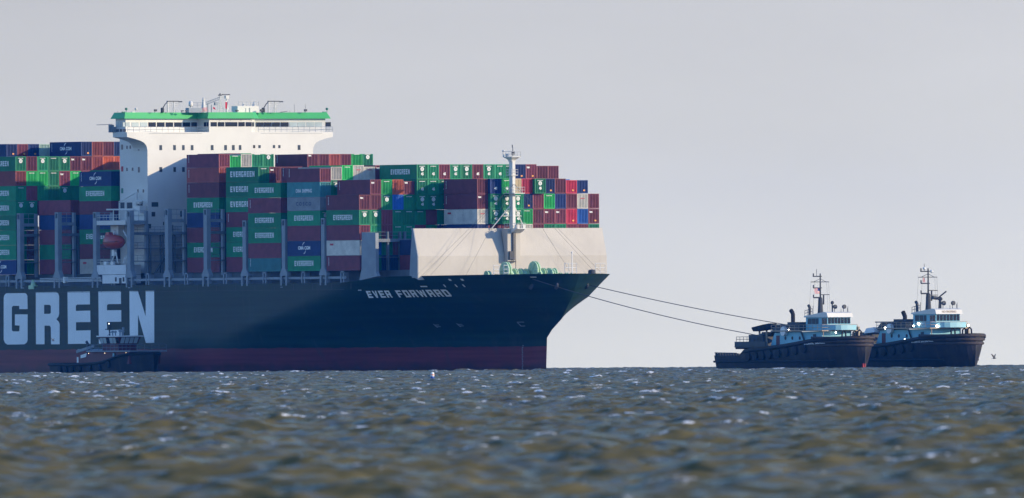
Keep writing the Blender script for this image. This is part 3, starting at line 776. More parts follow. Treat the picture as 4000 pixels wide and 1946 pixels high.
mb.tube([(UR, c2 + .2, ZR), (UR, c2 + 1.3, ZR + .1)], .05, 4)
mm = mb.build('main_mast', M['white'], wheel)
mb = MB(); mb.box(UR - .15, UR + .15, rv(868), rv(898), ZR + 3.4, ZR + 3.58); mb.box(UR - .25, UR + .25, c - .3, c + .3, ZR + 3.3, ZR + 3.5); mb.tube([(UR, c, ZR + 3.5), (UR, c, ZR + 3.75)], .14, 6)
mb.build('radar_scanner', M['dark'], mm)
mb = MB(); a, b = rv(927), rv(1010); mb.box(UR - 2.2, UR + .1, a, b, ZR - .02, ZR + 1.25); mb.rail([(UR + .05, a + .3, ZR + 1.25), (UR + .05, b, ZR + 1.25), (UR - 2, b, ZR + 1.25)], .95, .9, .04)
mm = mb.build('roof_hut', M['white'], wheel)
mb = MB(); mb.lathe((UR - .8, rv(1001), ZR + 1.25), [(.35, 0), (.38, .3), (.25, .65), (.05, .75)], 'z', 10); mb.box(UR - .8, UR - .3, rv(955), rv(961), ZR + 1.25, ZR + 1.8); mb.build('satellite_dome', M['white'], mm)
mb = MB(); mb.box(UR + .1, UR + .16, rv(972), rv(976), ZR, ZR + .9); mb.box(UR + .1, UR + .14, rv(958), rv(960), ZR, ZR + .85); mb.build('hut_door', M['grey'], mm)
for x, hh in ((595, .6), (1009, .6), (1181, .62), (913, .45), (717, .4), (700, .4)):
    mb = MB(); v = rv(x); mb.tube([(UR + 1.2, v - .2, ZR - .02), (UR + 1.2, v, ZR + .3)], .06, 4); mb.box(UR + 1.0, UR + 1.35, v - .25, v + .3, ZR + .2, ZR + hh)
    mb.build('floodlight', M['dark'], wheel)
for x, mt in ((488, 'winchdark'), (1272, 'winchdark'), (526, 'white')):
    mb = MB(); v = rv(x); mb.tube([(UR + .5, v, ZR - .02), (UR + .5, v, ZR + .45)], .05, 5); mb.lathe((UR + .5, v, ZR + .42), [(.1, 0), (.26, .12), (.28, .35), (.15, .5)], 'z', 10)
    mb.box(UR + .2, UR + .6, v - .9, v - .2, ZR - .02, ZR + .16); mb.build('searchlight', M[mt], wheel)
mb = MB()
for x, h in ((1150, 1.6), (1193, 1.6), (1132, .35), (1021, .6), (460, .25)): mb.tube([(UR, rv(x), ZR - .02), (UR, rv(x), ZR + h)], .03, 4)
mb.tube([(UR, rv(1096), ZR + .05), (UR, rv(1122), ZR + .2)], .05, 4)
mb.build('whip_aerial', M['dark'], wheel)

# --- starboard lifeboat station
def lv(x, y, v=-23.9): return SHIP.at_v(x, y, v)
def sbox(mb, x0, x1, y0, y1, v0=-23.95, v1=-20.5):
    ua_, za = lv(x0, y1, v0); ub_, zb_ = lv(x1, y0, v0); mb.box(ua_, ub_, v0, v1, za, zb_)
mb = MB(); sbox(mb, 376, 491, 1035, 1073); sbox(mb, 400, 491, 1073.2, 1108)
st = mb.build('lifeboat_station', M['white_rust'], ship)
for x0, x1, y0, y1 in ((449, 455, 1083, 1100), (465, 474, 1086, 1108), (479, 485, 1083, 1100)):
    mb = MB(); sbox(mb, x0, x1, y0, y1, -23.99, -23.9); mb.build('station_doorway', M['dark'], st)
mb = MB(); sbox(mb, 375, 490, 861, 880, -23.95, -18.9); sbox(mb, 434, 462, 880, 926, -22.0, -20.6)
u_, z_ = lv(376, 860); u2_, _ = lv(490, 860); mb.rail([(u_, -23.8, z_), (u2_, -23.8, z_)], .95, 1.2, .04)
u_, z_ = lv(378, 1035); mb.rail([(u_, -23.8, z_), (u2_, -23.8, z_)], .95, 1.2, .04)
mb.build('upper_platform', M['white'], st)
mb = MB()
for xa, ya, xb, yb in ((420, 1030, 440, 985), (450, 1030, 440, 985), (475, 1030, 488, 985), (430, 922, 437, 900), (470, 902, 495, 945), (478, 1005, 470, 1030)):
    a = lv(xa, ya); b = lv(xb, yb); mb = MB(); mb.tube([(a[0], -23.2, a[1]), (b[0], -23.2, b[1])], .14, 5); mb.build('davit_arm', M['mark'], st)
mb = MB(); sbox(mb, 405, 415, 1022, 1035, -23.9, -23.4); mb.build('davit_locker', M['mark'], st)
mb = MB(); sbox(mb, 432, 442, 1022, 1035, -23.9, -23.4); mb.build('davit_locker', M['mark'], st)
mb = MB(); sbox(mb, 436, 446, 975, 1000, -23, -22.4); mb.build('davit_winch', M['mark'], st)
mb = MB()
a = lv(417, 819, -21); b = lv(522, 819, -21); mb.tube([(a[0], -21, a[1]), (b[0], -21, b[1])], .17, 6)
a = lv(443, 865, -21); b = lv(443, 822, -21); mb.tube([(a[0], -21, a[1]), (b[0], -21, b[1])], .2, 6, .1)
a = lv(465, 789, -20); b = lv(537, 750, -20); mb.tube([(a[0], -20, a[1]), (b[0], -20, b[1])], .13, 6)
a = lv(467, 858, -20); b = lv(467, 792, -20); mb.tube([(a[0], -20, a[1]), (b[0], -20, b[1])], .2, 6)
a = lv(492, 858, -20); b = lv(492, 792, -20); mb.tube([(a[0], -20, a[1]), (b[0], -20, b[1])], .25, 6)
a = lv(533, 830, -20); b = lv(533, 752, -20); mb.tube([(a[0], -20, a[1]), (b[0], -20, b[1])], .28, 8)
u_, z_ = lv(535, 800, -20)
for k in range(4): mb.lathe((u_ + .6 + .5 * k, -20.3, z_ + .3 * (k % 2)), [(.05, 0), (.45, .2), (.45, .5), (.05, .7)], 'z', 8)
mb.box(u_ - .3, u_ + 2.0, -20.6, -19.0, z_ - 1.6, z_ - .2)
mb.build('provision_crane', M['white'], ship)
# stowed gangway and fairlead on the side deck
mb = MB(); a, z1 = lv(158, 1100); b, _ = lv(396, 1097)
for dz in (0, .28, .56): mb.tube([(a, -24.0, z1 + dz), (b, -24.0, z1 + dz + .1)], .06, 4)
mb.box(a, b, -23.9, -23.2, z1 - .12, z1 - .05); u_, z_ = lv(250, 1100); mb.box(u_, u_ + .5, -24.1, -23.3, z_ - .3, z_ + .9)
mb.build('accommodation_ladder', M['mark'], ship)
mb = MB(); u_, z_ = lv(116, 1130); u2_, _ = lv(136, 1130); mb.box(u_, u2_, -24.2, -23.2, z_, z_ + .75); mb.lathe(((u_ + u2_) / 2, -23.6, z_ + .75), [(.6, 0), (.5, .5), (.3, .9), (.35, 1.1)], 'z', 10)
mb.build('roller_fairlead', M['winch'], ship)

# the lifeboat itself hangs in its davits: a thing of its own
ul, zl = lv(446, 972, -23.2)
lb = empty('lifeboat', SHIP, 'enclosed orange lifeboat hanging in its davits below the white platform', 'lifeboat', off=(ul, -23.2, zl))
lb.scale = (.88, .88, .9)
mb = MB(); rings = []
for x, w, z0, z1, zm in ((-4.0, .1, .9, 1.6, 1.2), (-3.6, .8, .45, 2.1, 1.1), (-2.5, 1.35, .1, 2.5, 1.1), (0, 1.5, 0, 2.45, 1.15), (2.2, 1.3, .1, 2.2, 1.2), (3.6, .8, .5, 1.8, 1.3), (4.3, .1, 1.1, 1.5, 1.35)):
    z0, z1, zm = z0 * 1.25, z1 * 1.25, zm * 1.25
    rings.append([(x, -w * .35, z0), (x, -w, z0 + .45 * (zm - z0) + .2), (x, -w, zm), (x, -w * .85, (zm + z1) / 2), (x, -w * .4, z1), (x, w * .4, z1), (x, w * .85, (zm + z1) / 2), (x, w, zm), (x, w, z0 + .45 * (zm - z0) + .2), (x, w * .35, z0)])
mb.loft(rings); lbh = mb.build('lifeboat_hull', M['orange'], lb, True)
mb = MB(); mb.loft([[(-3.0, -.6, 2.7), (-1.0, -.6, 2.85), (-1.0, .6, 2.85), (-3.0, .6, 2.7)], [(-2.7, -.5, 3.6), (-1.6, -.5, 3.6), (-1.6, .5, 3.6), (-2.7, .5, 3.6)]]); mb.build('conning_hatch', M['orange'], lb)
mb = MB(); mb.tube([(-3.55, -.9, 1.5), (-2.5, -1.45, 1.44), (0, -1.6, 1.48), (2.2, -1.4, 1.52), (3.5, -.95, 1.62)], .07, 5); mb.build('rubbing_strake', M['tugred'], lb)
# ================================================================== CONTAINERS
PAINT = {'g': (0.012, 0.25, 0.105), 'G': (0.02, 0.44, 0.10), 'm': (0.21, 0.045, 0.062), 'b': (0.33, 0.07, 0.056), 'o': (0.56, 0.125, 0.055),
         'n': (0.014, 0.042, 0.16), 'B': (0.020, 0.13, 0.45), 'w': (0.60, 0.57, 0.50), 'y': (0.66, 0.52, 0.33), 'c': (0.36, 0.385, 0.41),
         't': (0.065, 0.26, 0.27), 'r': (0.52, 0.035, 0.07), 'p': (0.40, 0.55, 0.47)}
WORD = {'g': 'green', 'G': 'bright green', 'm': 'maroon', 'b': 'brown red', 'o': 'orange red', 'n': 'navy blue', 'B': 'mid blue', 'w': 'off white',
        'y': 'cream', 'c': 'grey', 't': 'teal', 'r': 'crimson', 'p': 'pale teal'}
ORD = ['', 'topmost', 'second', 'third', 'fourth', 'fifth', 'sixth', 'seventh', 'eighth', 'ninth', 'tenth', 'eleventh', 'twelfth', 'thirteenth',
       'fourteenth', 'fifteenth', 'sixteenth', 'seventeenth', 'eighteenth', 'nineteenth']
CW = 2.438
_cm = {}
def shell(L, H):
    """frame, corrugated side panel and corrugated end panel of a container; origin at the foot of its forward end"""
    if (L, H) in _cm: return _cm[(L, H)]
    h = CW / 2; f = MB(); p = .17
    for x0, x1 in ((-L, -L + p), (-p, 0)):
        for y0, y1 in ((-h, -h + p), (h - p, h)): f.box(x0, x1, y0, y1, 0, H)
        f.box(x0, x1, -h + p, h - p, 0, .16); f.box(x0, x1, -h + p, h - p, H - .13, H)
    for y0, y1 in ((-h, -h + .1), (h - .1, h)):
        f.box(-L + p, -p, y0, y1, 0, .16); f.box(-L + p, -p, y0, y1, H - .1, H)
    f.box(-L + p, -p, -h + .1, h - .1, H - .12, H - .03); f.box(-L + p, -p, -h + .1, h - .1, .02, .12)
    f.box(-L + .05, -L + .1, -h + p, h - p, .16, H - .13)
    def corr(a0, a1, n, d):
        q = []; w = (a1 - a0) / n
        for k in range(n):
            x = a0 + k * w; q += [(x, 0), (x + .22 * w, 0), (x + .5 * w, d), (x + .72 * w, d)]
        return q + [(a1, 0)]
    s = MB(); q = corr(-L + p, -p, 40, .045); n = len(q)
    s.v = [(a, -h + .012 + d, .16) for a, d in q] + [(a, -h + .012 + d, H - .1) for a, d in q]
    s.f = [(i, i + 1, n + i + 1, n + i) for i in range(n - 1)]; s.m = [0] * len(s.f)
    e = MB(); q = corr(-h + p, h - p, 6, .14); n = len(q)
    e.v = [(-.012 - d, a, .16) for a, d in q] + [(-.012 - d, a, H - .13) for a, d in q]
    e.f = [(i, i + 1, n + i + 1, n + i) for i in range(n - 1)]; e.m = [0] * len(e.f)
    r = []
    for nm, mb in (('container_frame', f), ('side_panel', s), ('end_panel', e)):
        me = bpy.data.meshes.new(nm); me.from_pydata(mb.v, [], mb.f); me.materials.append(M['box']); me.update(); r.append(me)
    po = MB(); po.v = [(a, -b, c) for a, b, c in s.v]; po.f = [g[::-1] for g in s.f]
    me = bpy.data.meshes.new('side_panel'); me.from_pydata(po.v, [], po.f); me.materials.append(M['box']); me.update(); r.append(me)
    _cm[(L, H)] = r
    return r
_dm = {}
def decal(key, mat, fn):
    if key not in _dm:
        mb = MB(); fn(mb); me = bpy.data.meshes.new(key[0]); me.from_pydata(mb.v, [], mb.f)
        for m in (mat if isinstance(mat, list) else [mat]): me.materials.append(m)
        if any(mb.m): me.polygons.foreach_set('material_index', mb.m)
        me.update(); _dm[key] = me
    return _dm[key]
YS = -CW / 2 - .012; XE = .018
def on_side(cx, w, z0, h): return lambda a, b: (cx - w / 2 + w * a, YS, z0 + h * b)
def on_end(y0, w, z0, h): return lambda a, b: (XE, y0 + w * a, z0 + h * b)
def disc(mb, y, z, r, n=14, x=XE):
    mb.add([(x, y + r * math.cos(2 * math.pi * k / n), z + r * math.sin(2 * math.pi * k / n)) for k in range(n)], [tuple(range(n))])
def arc(mb, cx, cz, r, a0, a1, w):
    n = 8; vs = []
    for k in range(n + 1):
        a = rad(a0 + (a1 - a0) * k / n); ww = w * math.sin(math.pi * (k + .3) / (n + .6))
        vs += [(cx + (r - ww) * math.cos(a), YS, cz + (r - ww) * math.sin(a)), (cx + (r + ww) * math.cos(a), YS, cz + (r + ww) * math.sin(a))]
    mb.add(vs, [(2 * i, 2 * i + 1, 2 * i + 3, 2 * i + 2) for i in range(n)])
def emblem(mb):
    disc(mb, 0, 1.95, .40); mb.cm = 1; disc(mb, 0, 1.95, .24, x=XE + .006); mb.cm = 0
    for a, b in ((.07, .22), (.22, .07)): mb.add([(XE + .012, y, z) for y, z in ((-a, 1.95 - b), (a, 1.95 - b), (a, 1.95 + b), (-a, 1.95 + b))], [(0, 1, 2, 3)])
def dashes(mb):
    for k in range(6):
        y = -.62 + k * .21; mb.add([(XE, y, 2.42), (XE, y + .13, 2.42), (XE, y + .13, 2.56), (XE, y, 2.56)], [(0, 1, 2, 3)])
def vmark(mb):
    for k in range(6):
        z = 1.0 + k * .27; mb.add([(-11.45, YS, z), (-11.27, YS, z), (-11.27, YS, z + .17), (-11.45, YS, z + .17)], [(0, 1, 2, 3)])
def label_plate(mb):
    mb.add([(XE, .15, .45), (XE, .55, .45), (XE, .55, .75), (XE, .15, .75)], [(0, 1, 2, 3)])
ncont = 0
SEEN = {}
def container(u, v, z, tok, std, bay, word, tier, stack):
    global ncont
    c = tok[0]; fl = tok[1:]
    L = 13.716 if '5' in fl else 12.192
    H = 2.555 if std else 2.86
    uu = u + (.76 if '5' in fl else 0)
    fr, sp, ep, po = shell(L, H)
    o = link('shipping_container', fr)
    o.location = SHIP.w(uu, v + CW / 2, z); o.rotation_euler = (0, 0, ANG)
    k = random.uniform(.72, 1.2); o.color = (*[min(1, q * k) for q in PAINT[c]], 1)
    ex = ''
    def part(name, me):
        q = link(name, me, o); q.color = o.color; return q
    part('side_panel', sp); part('end_panel', ep); part('side_panel', po)
    sd, en = None, None
    if 'E' in fl: en = 'lettered'; part('side_lettering', decal(('side_lettering', 'E', 0), M['boxletter'], lambda mb: letters(mb, 'EVERGREEN', on_side(-6.1, 7.0, .98, 1.0))))
    if 'F' in fl: en = 'large lettered'; part('side_lettering', decal(('side_lettering', 'F', 0), M['boxletter'], lambda mb: letters(mb, 'EVERGREEN', on_side(-6.0, 9.1, .95, 1.1))))
    if 'C' in fl:
        en = 'lettered'
        def f(mb):
            letters(mb, 'CMA CGM', on_side(-6.0, 4.5, 1.2, .68), False, .045)
            arc(mb, -5.6, 1.55, 1.1, 95, 160, .09); arc(mb, -6.4, 1.5, 1.1, -85, -20, .09)
        part('side_lettering', decal(('side_lettering', 'C', 0), M['boxletter'], f))
    if 'H' in fl: en = 'lettered'; part('side_lettering', decal(('side_lettering', 'H', 0), M['letter'], lambda mb: (letters(mb, 'CHINA', on_side(-8.0, 2.0, .85, .72), False, .03), letters(mb, 'SHIPPING', on_side(-4.8, 3.6, .85, .72), False, .03))))
    if 'S' in fl: en = 'lettered'; part('side_lettering', decal(('side_lettering', 'S', 0), M['bluemark'], lambda mb: letters(mb, 'C O S C O', on_side(-6.1, 5.7, .95, .72), False, .03)))
    if 'R' in fl: part('owner_mark', decal(('owner_mark', 'R', 0), M['redmark'], lambda mb: mb.add([(-10.9, YS, 1.95), (-9.6, YS, 1.95), (-9.6, YS, 2.3), (-10.9, YS, 2.3)], [(0, 1, 2, 3)]))); part('owner_mark', decal(('owner_mark', 'r', 0), M['redmark'], lambda mb: mb.add([(XE, -.5, 1.9), (XE, .45, 1.9), (XE, .45, 2.05), (XE, -.5, 2.05)], [(0, 1, 2, 3)])))
    if 'v' in fl: part('owner_mark', decal(('owner_mark', 'v', 0), M['letter'], vmark))
    if 'e' in fl: part('emblem', decal(('emblem', 'e', 0), [M['mark'], M['winchdark']], emblem)); en = en or 'badged'
    if 'd' in fl or 'e' in fl: part('number_marks', decal(('number_marks', 'd', 0), M['mark'], dashes))
    if 'x' in fl: part('owner_mark', decal(('owner_mark', 'x', 0), M['mark'], lambda mb: letters(mb, 'tex', on_end(-1.02, .75, 2.08, .4), False, .04)))
    if 'l' in fl: part('warning_label', decal(('warning_label', 'l', 0), M['orangemark'], label_plate))
    if '5' in fl: part('size_mark', decal(('size_mark', '5', 0), M['mark'], lambda mb: letters(mb, '45', on_end(-.3, .6, .75, .55), False, .05)))
    w = WORD[c] + (' ' + en if en else '')
    if stack is None: stk = 'nearest stack'
    else: stk = ORD[stack] + ' stack' if stack > 1 else 'nearest stack'
    tr = ORD[tier] if tier == 1 else ORD[tier] + ' from top'
    tag(o, f'{w} container, {tr} in the {stk}, {word}', 'container', 'containers stacked on the ship')
    ncont += 1
BAYS = {
 'B1': ('foremost bay above the breakwater', 0, 7, {0: (6, 'mv mxv wR n'), 1: (6, 'n5 ge5 ge5 m'), 2: (6, 'Gd5 ge5 ge5 m'), 3: (6, 'y ge5 ge5 w'), 4: (6, 'r nl Gd w'),
        5: (6, 'ge5 m m m'), 6: (6, 'nl Gd mx g'), 7: (6, 'm n mx g'), 8: (6, 'rls m rl m'), 9: (6, 'nls wR B m'), 10: (5, 'm mxl g')}),
 'L1': ('low foremost bay behind the breakwater', 0, 7, {-4: (2, 'n m'), -3: (2, 'g B'), -2: (2, 'B n'), -1: (2, 'm g')}),
 'B2': ('second bay from the bow', 0, 0, {0: (5, 'mxv gEe m wR mv'), 1: (6, 'mxv m ge g B g'), 2: (6, 'Gd ged m m g n'), 3: (6, 'o B gd gd m n'), 4: (6, 'mxs gd gd gd ge m'),
        5: (7, 'gEe5 gd5 ge5 gd m B'), 6: (7, 'gd5 gd5 ge5 m g'), 7: (7, 'm5 gd5 g5 g n'), 8: (7, 'ge5 g5'), 9: (7, 'ge5 m'), 10: (7, 'm5 m'), 11: (7, 'ge5 m'),
        12: (7, 'gd5 m'), 13: (7, 'gd m'), 14: (7, 'nl m'), 15: (7, 'mxl m'), 16: (7, 'ms m'), 17: (7, 'ms m'), 18: (6, 'B m')}),
 'B3': ('third bay from the bow', 0, 0, {0: (7, 'mvs tH cSs gEe m nC gE'), 1: (7, 'ws ge'), 2: (7, 'Gd g'), 3: (7, 'wR w'), 4: (7, 'wRs m'), 5: (7, 'mx m')}),
 'B4': ('fourth bay from the bow', 0, 0, {0: (6, 'gE mv gE gE m tvs'), 3: (7, 'mvs m m')}),
 'B5': ('fifth bay from the bow', 1.5, 0, {0: (7, 'gFd gF gF mv gE gE m'), 1: (7, 'mx m'), 2: (7, 'mx m'), 3: (7, 'm m')}),
 'B6': ('sixth bay from the bow', 1.5, 0, {0: (8, 'mvs bv mv gE n m gE m'), 1: (8, 'Gds os'), 2: (8, 'ws m'), 3: (8, 'gds m'), 4: (8, 'geds m'),
        8: (8, 'mvxs m'), 9: (8, 'ms m'), 10: (8, 'bs m'), 11: (8, 'ms m'), 12: (8, 'Gds m'), 13: (8, 'geds m')}),
 'B7': ('bay against the bridge front', 0, 0, {6: (8, 'm m m g m m n m'), 7: (8, 'g m m n m g m m')}),
 'A0': ('bay just behind the bridge', 1.5, 0, {0: (7, 'nCv gE ms n gE m wR'), 1: (7, 'g g')}),
 'A1': ('second bay behind the bridge', 1.5, 0, {0: (5, 'm n m g m'), 1: (5, 'n n g')}),
 'A2': ('third bay behind the bridge', 0, 0, {0: (8, 'gEe b gEd gEe gE gE gE nC'), 1: (8, 'm Gd m ge g m m g'), 2: (8, 'ge Gd g m'), 3: (8, 'gd gd g m'), 4: (8, 'ge mx ge'),
        5: (8, 'mx Gd g'), 6: (9, 'nClv mx m'), 7: (9, 'b b'), 8: (9, 'm o'), 9: (9, 'n o'), 10: (9, 'm m')}),
 'A3': ('fourth bay behind the bridge', -.33, 0, {3: (9, 'nls m'), 4: (9, 'mls b'), 5: (9, 'nls m'), 6: (9, 'ps m'), 7: (9, 'ms m')}),
}
BU['L1'] = BU['B1']
for bk, n in (('B3', 7), ('B4', 7), ('B5', 7), ('B6', 7), ('A0', 7), ('A1', 8), ('A2', 8), ('A3', 8)):      # unseen stacks added to keep sunlight from leaking through the cargo
    rows = BAYS[bk][3]
    for r in ((8, 15) if BAYS[bk][1] == 1.5 else (9, 18)):
        if r not in rows: rows[r] = (n, ' '.join(random.choice('mgmgnmb') for _ in range(n)))
        else: rows[r] = (rows[r][0], rows[r][1] + ' ' + ' '.join(random.choice('mgmgnm') for _ in range(rows[r][0] - len(rows[r][1].split()))))
for bk, r in (('B2', 18), ('B1', 10)):  # unseen lower tiers added to block sun coming in from port
    rows = BAYS[bk][3]; rows[r] = (rows[r][0], rows[r][1] + ' ' + ' '.join(random.choice('mgmgnm') for _ in range(rows[r][0] - len(rows[r][1].split()))))
for bk, (word, off, k0, rows) in BAYS.items():
    for i, (r, (n, toks)) in enumerate(sorted(rows.items())):
        toks = toks.split(); stds = [('s' in t[1:]) for t in toks]
        z = BASE + 2.91 * n - .31 * sum(stds)
        for j, (t, s) in enumerate(zip(toks, stds)):
            z -= 2.60 if s else 2.91
            container(BU[bk], V19 + (off + k0 + r) * ROW + .035, z + .02, t.replace('s', ''), s, bk, word, j + 1, i + 1)
# ================================================================== FLAGS
def flag(name, label, fr, u, v, z, du, dv, h, fn, mats, droop=0.0):
    """a cloth hung from (u,v,z): du,dv run along the fly, h down the hoist; fn picks the stripe"""
    mb = MB(); nx, nz = 12, 13; vs = []
    for j in range(nz + 1):
        for i in range(nx + 1):
            a, b = i / nx, j / nz
            wv = .08 * math.sin(a * 8 + b * 2) * a
            vs.append((du * a + wv * dv, dv * a - wv * du - wv, -h * b - droop * a * a))
    fs = []; ms = []
    for j in range(nz):
        for i in range(nx):
            k = j * (nx + 1) + i; fs.append((k, k + 1, k + nx + 2, k + nx + 1)); ms.append(fn(i / nx, j))
    mb.v, mb.f, mb.m, mb.cm = vs, fs, ms, 1
    o = mb.build(name, [M[m] for m in mats]); o.location = fr.w(u, v, z); o.rotation_euler = (0, 0, fr.ang)
    so = o.modifiers.new('thickness', 'SOLIDIFY'); so.thickness = .01
    return tag(o, label, 'flag')
us = lambda a, j: 2 if (a < .42 and j < 7) else (0 if j % 2 == 0 else 1)
USM = ['flagred', 'flagwhite', 'flagblue']
flag('flag', 'striped red and white flag low on the roof of the white bridge', SHIP, UR + .6, rv(804), ZR + .95, -.3, -1.25, .75, lambda a, j: j % 2, USM, .1)
flag('flag', 'red and white flag hanging from the mast on the white bridge', SHIP, UR + .4, rv(876), ZR + 2.3, .1, .62, 1.55, lambda a, j: 1 if a > .62 or j < 2 else 0, USM, .25)
flag('flag', 'small dark red pennant flying above the white bridge roof', SHIP, UR + .4, rv(828), ZR + 1.05, .1, .5, .35, lambda a, j: 0, USM, .2)

# ================================================================== TUGS
def tug(fr, s, label, name_txt, flag_col, extra):
    t = empty('ocean_tug', fr, label, 'tugboat', 'pair of light blue tugs ahead of the ship'); t.scale = (s, s, s)
    def b(u, z):
        k = interp(z, [-2, 0, 2.6, 6.2], [.78, .86, .97, 1.0]); x = -u - interp(z, [-2, 0, 3, 6.2], [.8, .45, .12, 0])
        if x <= 0: return 0.0
        L = interp(z, [-2, 6.2], [17, 11]); p = interp(z, [-2, 6.2], [.8, .52])
        return 6.1 * k * math.sin(math.pi / 2 * min(1, x / L)) ** p * interp(x, [30, 45], [1, .9])
    def top(u): return interp(u, [-44.7, -35, -33, -27, -18, -8, 0], [2.75, 2.7, 4.0, 4.3, 4.9, 5.9, 6.3])
    us_ = [-44.7, -42, -38, -35.2, -33.2, -30, -27, -23, -19, -15, -12, -9, -7, -5, -3.5, -2.4, -1.5, -.8, -.3, 0]
    mb = MB(); nz = 9
    for sg in (-1, 1):
        k = len(mb.v)
        for u in us_:
            for j in range(nz):
                z = -1.5 + (top(u) + 1.5) * j / (nz - 1); mb.v.append((u - (0 if u < -3 else interp(z, [-2, 0, 3, 6.2], [.8, .45, .12, 0])), sg * (b(u, z) if u > -44 else b(u, z) * .97), z))
        for i in range(len(us_) - 1):
            for j in range(nz - 1):
                a, c = k + i * nz + j, k + (i + 1) * nz + j
                mb.f.append((a, c, c + 1, a + 1) if sg < 0 else (a + 1, c + 1, c, a)); mb.m.append(0)
    half = len(us_) * nz; mb.f.append(tuple(range(nz)) + tuple(half + q for q in range(nz - 1, -1, -1))); mb.m.append(0)
    dk = len(mb.v)
    for i in range(len(us_) - 1):
        j = nz - 2; mb.f.append((i * nz + j, half + i * nz + j, half + (i + 1) * nz + j, (i + 1) * nz + j)); mb.m.append(0)
    hull = mb.build('hull', M['tughull'], t, False)
    # rubber fendering: bow rolls, side tyres and the heavy belting
    mb = MB()
    for z in (5.9, 5.2, 4.5):
        pts = [(u, sg * (b(u, z) + .02), z) for sg, uu in ((-1, (-9, -6, -4, -2.4, -1.2)), (1, (-1.2, -2.4, -4, -6, -9))) for u in uu]
        mb.tube(pts[:5] + [(.08, 0, z)] + pts[5:], .27, 7)
    mb.build('bow_fender', M['sunlitrubber'], t, True)
    mb = MB()
    for sg in (-1, 1): mb.tube([(u, sg * (b(u, top(u) - .5) + .1), top(u) - .5) for u in us_[4:15]], .28, 6); mb.tube([(u, sg * (b(u, 1.6) + .1), 1.6) for u in us_[:14]], .22, 6)
    mb.build('rubbing_strake', M['tyre'], t, True)
    for u in (-31.5, -29, -26.5, -24, -21, -18, -15, -12):
        mb = MB(); z = top(u) - 1.6; mb.lathe((u, -b(u, z) - .15, z), [(.35, -.2), (.8, -.18), (.9, 0), (.8, .18), (.35, .2)], 'v', 12); mb.build('tyre_fender', M['tyre'], t)
    mb = MB()
    for k in range(9):
        u = -44 + k; mb.box(u, u + .3, -b(u, 2.7) - .02, -b(u, 2.7) + .25, 2.6, 3.3 - .02 * k)
    mb.tube([(-44.4, -5.2, 3.25), (-36, -5.7, 3.15)], .1, 5); mb.box(-44.5, -44, -5, 5, 2.6, 3.1)
    mb.build('aft_rail', M['dark'], t)
    # towing deck aft
    mb = MB(); mb.box(-37.5, -26.5, -5.2, 5.2, 4.2, 4.5); mb.box(-37.3, -26.5, -5.3, -5.05, 4.5, 5.3); mb.box(-37.5, -37.3, -5, 5, 3.9, 5.3); mb.box(-36, -31, -3, 3, 4.5, 6.6); mb.box(-33, -30, -2, 2, 6.6, 7.1)
    mb.rail([(-37, -5.1, 5.3), (-27, -5.1, 5.3)], .9, 1.2, .05)
    mb.build('towing_deck', M['dark'], t)
    mb = MB(); mb.lathe((-33.5, -1.6, 5.6), [(.4, 0), (1.3, .02), (1.3, .2), (.7, .25), (.7, 2.9), (1.3, 2.95), (1.3, 3.15), (.4, 3.2)], 'v', 14); mb.build('towing_winch', M['dark'], t)
    mb = MB(); mb.prism([(-35.2, 2.6), (-31.0, 4.2), (-30.0, 4.2), (-31.5, 2.6)], -4.9, -4.3, 'v'); mb.build('deck_stair', M['cyan'], t)
    # deckhouse and casing
    mb = MB(); mb.prism([(-27.6, 3.8), (-9.3, 4.6), (-9.3, 7.15), (-25.8, 6.9)], -3.7, 2.8, 'v'); dh = mb.build('deckhouse', M['cyan'], t)
    for u in (-22.0, -19.6, -17.0, -12.8):
        mb = MB(); mb.lathe((u, -3.72, 5.9), [(.3, -.04), (.34, 0), (.05, .03)], 'v', 10); mb.build('porthole', M['black'], dh)
    mb = MB(); mb.box(-25.2, -24.0, -3.74, -3.6, 4.6, 6.4); mb.build('deckhouse_door', M['tugred'], dh)
    mb = MB(); mb.tube([(-14.8, -3.85, 4.8), (-16.2, -3.85, 7.1)], .12, 4); mb.tube([(-14.3, -4.3, 4.8), (-15.7, -4.3, 7.1)], .12, 4); mb.box(-12.2, -11.4, -3.85, -3.72, 5.0, 6.6); mb.box(-12.6, -11.0, -3.85, -3.72, 5.6, 5.9); mb.build('side_ladder', M['dark'], dh)
    mb = MB(); mb.box(-26.2, -8.2, -4.4, 3.6, 7.15, 7.35); mb.rail([(-26, -4.3, 7.35), (-8.3, -4.3, 7.35), (-8.3, 3.5, 7.35)], 1.0, 1.6, .05); mb.build('boat_deck', M['buff'], t)
    mb = MB(); mb.prism([(-27.4, 6.9), (-25.6, 8.3), (-17.2, 8.3), (-17.2, 7.35), (-25.5, 7.35)], -3.66, 2.6, 'v'); mb.box(-28.6, -22.5, -3.0, 3.0, 8.3, 8.5); mb.box(-24, -19.5, -2, 2, 8.5, 8.9)
    cs = mb.build('engine_casing', M['dark'], t)
    mb = MB(); mb.lathe((-22.0, -3.74, 7.2), [(.05, .03), (.85, .02), (.88, -.1), (.88, -.6)], 'v', 18); mb.cm = 1
    for k in range(5):
        a = 2 * math.pi * k / 5; mb.tube([(-22.0, -3.77, 7.2), (-22.0 + .55 * math.cos(a), -3.77, 7.2 + .55 * math.sin(a))], .07, 4)
    mb.build('funnel_emblem', [M['mark'], M['bluemark']], cs)
    mb = MB(); mb.tube([(-23.6, -1.0, 8.4), (-23.6, -1.0, 10.3), (-23.8, -1.0, 10.7), (-24.3, -1.0, 11.1)] if not extra else [(-21.8, -1, 8.4), (-21.8, -1, 9.4), (-22.4, -1, 10.2)], .4, 8); mb.build('exhaust_stack', M['tyre'], cs)
